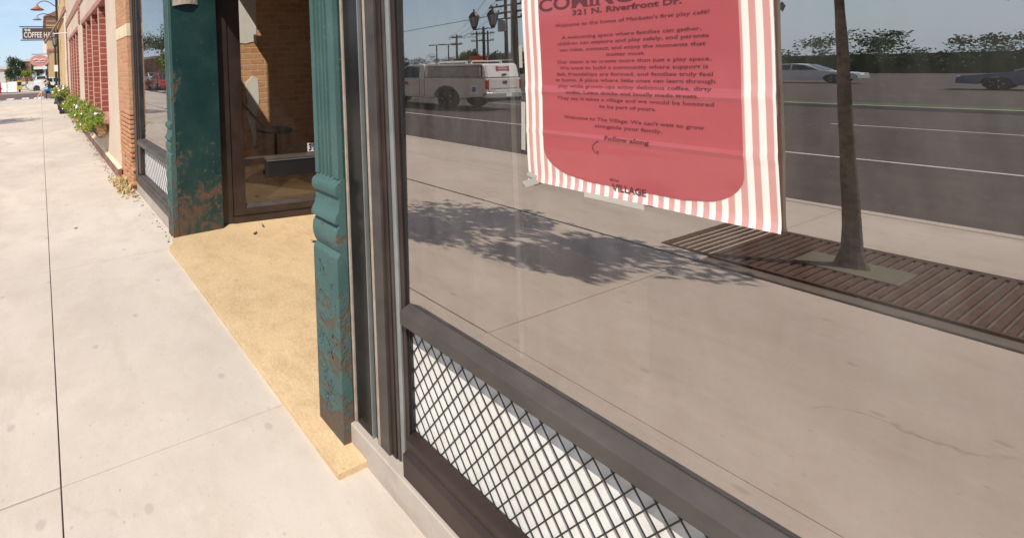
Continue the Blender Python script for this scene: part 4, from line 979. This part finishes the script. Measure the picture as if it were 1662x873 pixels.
# own frame: y forward from the tailgate, x=0 at the near (right) side, -2.0 at the far side
M['silver'] = paint('silver_paint', (.66, .63, .59)); M['capwhite'] = paint('white_fibreglass', (.80, .78, .74))
low = [(0, .55), (0, 1.235), (2.40, 1.24), (4.15, 1.20), (4.4, 1.16), (5.8, 1.05), (6.0, .85), (5.97, .45), (5.55, .42)]
bot = [(4.95+.50*math.cos(PI*k/12), .40+.50*math.sin(PI*k/12)) for k in range(13)]
bot2 = [(1.50+.52*math.cos(PI*k/12), .40+.52*math.sin(PI*k/12)) for k in range(13)]
b = MB(); b.prism(low+bot+[(4.3, .40), (2.1, .40)]+bot2+[(.5, .50)], -2.0, 0, 'x'); b.build('body', M['silver'], tk, bevel=.035, local=True)
cabp = [(2.50, 1.22), (2.54, 1.78), (2.70, 1.84), (3.35, 1.82), (4.25, 1.21)]
b = MB(); A = [b.bm.verts.new((-.04-(z-1.2)*.22, y, z)) for y, z in cabp]; B = [b.bm.verts.new((-1.96+(z-1.2)*.22, y, z)) for y, z in cabp]
b.bm.faces.new(A[::-1]); b.bm.faces.new(B)
for i in range(5): b.bm.faces.new((A[i], A[(i+1) % 5], B[(i+1) % 5], B[i]))
b.build('cab', M['silver'], tk, bevel=.05, local=True)
fx = lambda z: -.034-(z-1.2)*.22
for P in ([(2.72, 1.25), (2.74, 1.73), (3.33, 1.76), (4.12, 1.25)],):
    b = MB(); b.face([(fx(z), y, z) for y, z in P]); b.build('window', M['carglass'], tk, local=True)
# the covered bed
cp = MB().prism([(.02, 1.25), (.10, 1.74), (.2, 1.80), (2.33, 1.83), (2.44, 1.80), (2.44, 1.25)], -1.97, -.03, 'x').build('bed_cap', M['capwhite'], tk, bevel=.06, local=True)
MB().box(-.031, -.024, .24, 2.30, 1.32, 1.70).build('side_window', plain('grey_glass', (.36, .35, .335), .25), cp, bevel=.003, local=True)  # side window in one even pale grey
b = MB(); b.box(-.03, -.018, .19, 2.34, 1.70, 1.725); b.box(-.03, -.018, .19, 2.34, 1.295, 1.315); b.box(-.03, -.018, .15, .185, 1.30, 1.72); b.build('window_trim', M['black'], cp, local=True)
b = MB()
for y in (.6, 1.9): b.box(-1.9, -.1, y-.03, y+.03, 1.88, 1.92); b.box(-.16, -.10, y-.03, y+.03, 1.80, 1.90); b.box(-1.9, -1.84, y-.03, y+.03, 1.80, 1.90)
b.tube([(-.13, .2, 1.93), (-.13, 2.9, 1.93)], .018, 6); b.tube([(-1.87, .2, 1.93), (-1.87, 2.9, 1.93)], .018, 6); b.build('roof_rack', M['white'], tk, local=True)
def slab(par, name, mat, y, x0, x1, z0, z1, sl=.163, t=.012):      # lies on the sloping rear hatch
    b = MB(); f = lambda z: .02+max(0, z-1.25)*sl-y
    P = [(x0, z0), (x1, z0), (x1, z1), (x0, z1)]
    b.face([(x, f(z), z) for x, z in P]); b.face([(x, f(z)+t, z) for x, z in P][::-1])
    for i in range(4):
        (xa, za), (xb, zb_) = P[i], P[(i+1) % 4]; b.face([(xa, f(za), za), (xa, f(za)+t, za), (xb, f(zb_)+t, zb_), (xb, f(zb_), zb_)])
    return b.build(name, mat, par, local=True)
slab(cp, 'hatch', M['capwhite'], .012, -1.86, -.13, 1.28, 1.74)
b = MB(); P = [(-1.42, 1.50), (-1.30, 1.535), (-.98, 1.535), (-.86, 1.50), (-.74+.0, 1.50), (-.74, 1.69), (-.86, 1.69), (-.98, 1.655), (-1.30, 1.655), (-1.42, 1.69)]
P = [(-1.40, 1.50), (-1.2, 1.53), (-.9, 1.53), (-.68, 1.50), (-.68, 1.70), (-.9, 1.665), (-1.2, 1.665), (-1.40, 1.70)]
f = lambda z: .02+(z-1.25)*.163-.030
b.face([(x, f(z), z) for x, z in P]); rs = b.build('red_sign', M['redlamp'], cp, local=True)
b = MB()
for k in range(8): x = -1.28+k*.066; b.face([(x, f(1.585)-.004, 1.575), (x+.04, f(1.585)-.004, 1.575), (x+.04, f(1.62)-.004, 1.62), (x, f(1.62)-.004, 1.62)])
b.build('sign_stroke', M['white'], rs, local=True)
MB().box(-1.12, -.95, -.03, .02, 1.33, 1.40).build('hatch_handle', M['black'], cp, local=True)
MB().box(-1.86, -.14, -.022, -.002, .72, 1.21).build('tailgate', M['silver'], tk, bevel=.008, local=True)
MB().box(-1.13, -.90, -.04, -.0225, 1.02, 1.13).build('tailgate_handle', M['black'], tk, bevel=.008, local=True)
b = MB()
for k in range(11): b.box(-1.72+k*.14, -1.65+k*.14, -.027, -.0225, .82, .86)
b.build('badge', M['dkmetal'], tk, local=True)
for x0, x1 in ((-.135, -.002), (-1.998, -1.865)): MB().box(x0, x1, -.03, .09, .83, 1.17).build('tail_light', M['redlamp'], tk, bevel=.02, local=True)
b = MB(); b.prism([(-2.0, -.02), (-1.6, -.14), (-.4, -.14), (0, -.02), (0, .12), (-2.0, .12)], .50, .70); b.build('bumper', M['chrome'], tk, bevel=.02, local=True)
b = MB(); b.box(-1.98, -.02, .0, .5, .36, .499); b.build('underbody', M['black'], tk, local=True)
MB().box(-1.16, -.85, -.152, -.142, .54, .69).build('number_plate', M['white'], tk, local=True)
MB().box(-.40, -.16, -.028, -.0225, .73, .78).build('yellow_sticker', plain('sticker_yellow', (.62, .42, .03), .5), tk, local=True)
MB().box(.001, .006, .30, .56, .62, .98).build('side_sticker', M['capwhite'], tk, local=True)
st_ = MB(); st_.box(.0065, .009, .36, .50, .72, .90); st_.build('sticker_print', plain('sticker_blue', (.10, .25, .45), .5), tk, local=True)
MB().box(.001, .006, 3.2, 3.8, .93, 1.07).build('door_sign', M['redlamp'], tk, local=True)
b = MB(); b.box(-.002, .003, 2.66, 2.675, .5, 1.22); b.box(-.002, .003, 4.0, 4.015, .5, 1.2); b.box(-.002, .003, 2.425, 2.44, .45, 1.23); b.build('door_gap', M['black'], tk, local=True)
MB().box(.0, .03, 2.78, 2.96, 1.08, 1.12).build('door_handle', M['chrome'], tk, bevel=.006, local=True)
MB().box(.02, .20, 3.75, 3.88, 1.2, 1.42).build('mirror', M['black'], tk, bevel=.03, local=True)
for x, s in ((-.14, 1), (-1.86, -1)):
    for y in (1.50, 4.95): wheel(tk, x, y, .40, .26, s)

lamp_post(-18.8, 13.2, 4.4, 'street lamp with two lanterns on a dark red post across the road', True)
def upole(x, y, h, label, r=.15, arms=2, trans=True, aw=1.25):
    o = empty('utility_pole', (x, y, -.1), label, 'utility pole', 'utility poles across the road')
    MB().tube([(x, y, -.1), (x, y, h)], [r*1.15, r*.75], 10).build('post', M['bark'], o)
    for k in range(arms):
        z = h-.4-k*1.1; b = MB(); b.box(x-.07, x+.07, y-aw, y+aw, z-.07, z+.07); b.build('crossarm', M['bark'], o)
        b = MB()
        for q in (-.88*aw, -.52*aw, .52*aw, .88*aw): b.lathe([(.05, 0), (.07, .08), (.04, .2), (0, .22)], (x, y+q, z+.07), 8)
        b.build('insulator', M['grey'], o)
    if trans:
        MB().lathe([(0, -.5), (.26, -.5), (.28, -.45), (.28, .42), (.2, .5), (0, .52)], (x+.5, y, h-3.2), 14).build('transformer', M['grey'], o)
    return o
P = [(-34, 20.35, 8.6), (-35, 21.5, 8.2), (-58, 41.3, 6.5), (-60, 42.6, 6.7), (-61, 40.3, 7.0), (-62, 39.4, 7.0)]
labs = ['thick tall utility pole nearest the road across the street', 'thin utility pole just behind the thickest one', 'shorter utility pole with crossarms first in the far row', 'utility pole second in the far row by the tree line', 'utility pole third in the far row by the tree line', 'last utility pole of the far row by the tree line']
for q, ((x, y, h), l) in enumerate(zip(P, labs)): upole(x, y, h, l, .24 if q == 0 else .13, 3 if q < 2 else 2, q in (1, 4), 1.25 if q < 2 else .8)
b = MB()
for k in range(3):
    for i in range(len(P)-1):
        (xa, ya, ha), (xb, yb, hb) = P[i], P[i+1]; o_ = -1.1+k*1.1
        b.tube([(xa+(xb-xa)*t, ya+o_+(yb-ya)*t, ha-.2+(hb-ha)*t-.6*math.sin(PI*t)) for t in [j/8 for j in range(9)]], .02, 4)
for k in range(3): b.tube([(-34+(-20)*0+(-34)*0, 20-1.1+k*1.1-60*t, 8.4-1.2*math.sin(PI*t)) for t in [j/10 for j in range(11)]], .025, 4)
b.tube([(-34, 20, 6.0), (-70, 90, 7.5)], .03, 4)
tag(b.build('overhead_wires', M['black']), 'thin overhead wires strung between the utility poles', 'wires')
for x, y, lab in ((-75, 56.9, 'T shaped parking lot lamp in front of the tree line'),(-76, 55.2, 'second T shaped parking lot lamp farther up the lot')):
    o = empty('lot_lamp', (x, y, -.1), lab, 'lamp'); MB().tube([(x, y, -.1), (x, y, 6.2)], .11, 8).build('post', M['dkmetal'], o); b = MB(); b.box(x-.2, x+.2, y-1.5, y-.4, 6.1, 6.3); b.box(x-.2, x+.2, y+.4, y+1.5, 6.1, 6.3); b.box(x-.05, x+.05, y-.4, y+.4, 6.16, 6.24); b.build('lamp_head', M['dkmetal'], o)
o = empty('orange_barrier', (-30, 20.5, -.1), 'bright orange barrier panel standing in the lot across the road', 'barrier')
b = MB(); b.box(-30.05, -29.95, 19.9, 21.2, 1.7, 2.4); b.build('panel', plain('safety_orange', (.72, .10, .02), .6), o, bevel=.02)
for y in (20.05, 21.05): MB().box(-30.05, -29.95, y-.05, y+.05, -.1, 1.699).build('leg', M['dkmetal'], o)
MB().box(-27.2, -24.6, -60, 28.0, -.28, -.06).build('grass_verge', M['verge'], kind='structure')
MB().box(-24.62, -24.42, -60, 28.0, -.28, .0).build('kerb', M['walk'], kind='structure', bevel=.02)
for cx, cy, cr, cc, cl_ in ((-40, -6, .1, (.30, .31, .33), 'grey car parked in the lot across the road'), (-44, 3.5, PI, (.05, .09, .2), 'dark blue car parked in the lot across the road'), (-52, 12, .05, (.62, .62, .6), 'white car parked deep in the lot across the road')):
    sedan(cx, cy, -.10, cr, cc, cl_)
# tree line and hills far across, one leafy mass
rnd = random.Random(77); cl = []
for k in range(170):
    y = -60+k*1.75; x = -95+rnd.uniform(-6, 6)-max(0, y-60)*.1; h = 5.4+2.0*noise.noise(Vector((k*.13, 1, 0)))+rnd.uniform(-.8, 1.0)
    for q in range(5): cl.append((x+rnd.gauss(0, 1.2), y+rnd.gauss(0, 1.2), h*rnd.uniform(.25, .82), rnd.uniform(.5, 1.25)))
def f(r):
    x, y, h, q = cl[r.randrange(len(cl))]; v = Vector((r.gauss(0, 1), r.gauss(0, 1), r.gauss(0, 1))).normalized()*q*r.random()**.5; return (x+v.x*1.3, y+v.y*1.3, max(.0, h+v.z))
tag(foliage(rnd, 95000, f, .27, .1, 1.1).build('tree_line', M['leaf_d']), 'dark green line of trees far across the road', 'tree line', kind='stuff')
tree(-56, 38.6, 3.9, 1.7, .2, 91, 'rounded bush tree before the far tree line, left of the orange barrier', 1800, .35, 'leaf', zc=2.4, rz=1.5)
tree(-45, 28.4, 3.2, 1.6, .15, 92, 'dark bush right of the orange barrier across the road', 1500, .3, 'leaf_d', zc=1.9, rz=1.2)
MB().box(-300, -98, -200, 400, -.5, 2.2).build('hills', M['leaf_d'], kind='structure')
print('objects', len(bpy.data.objects))
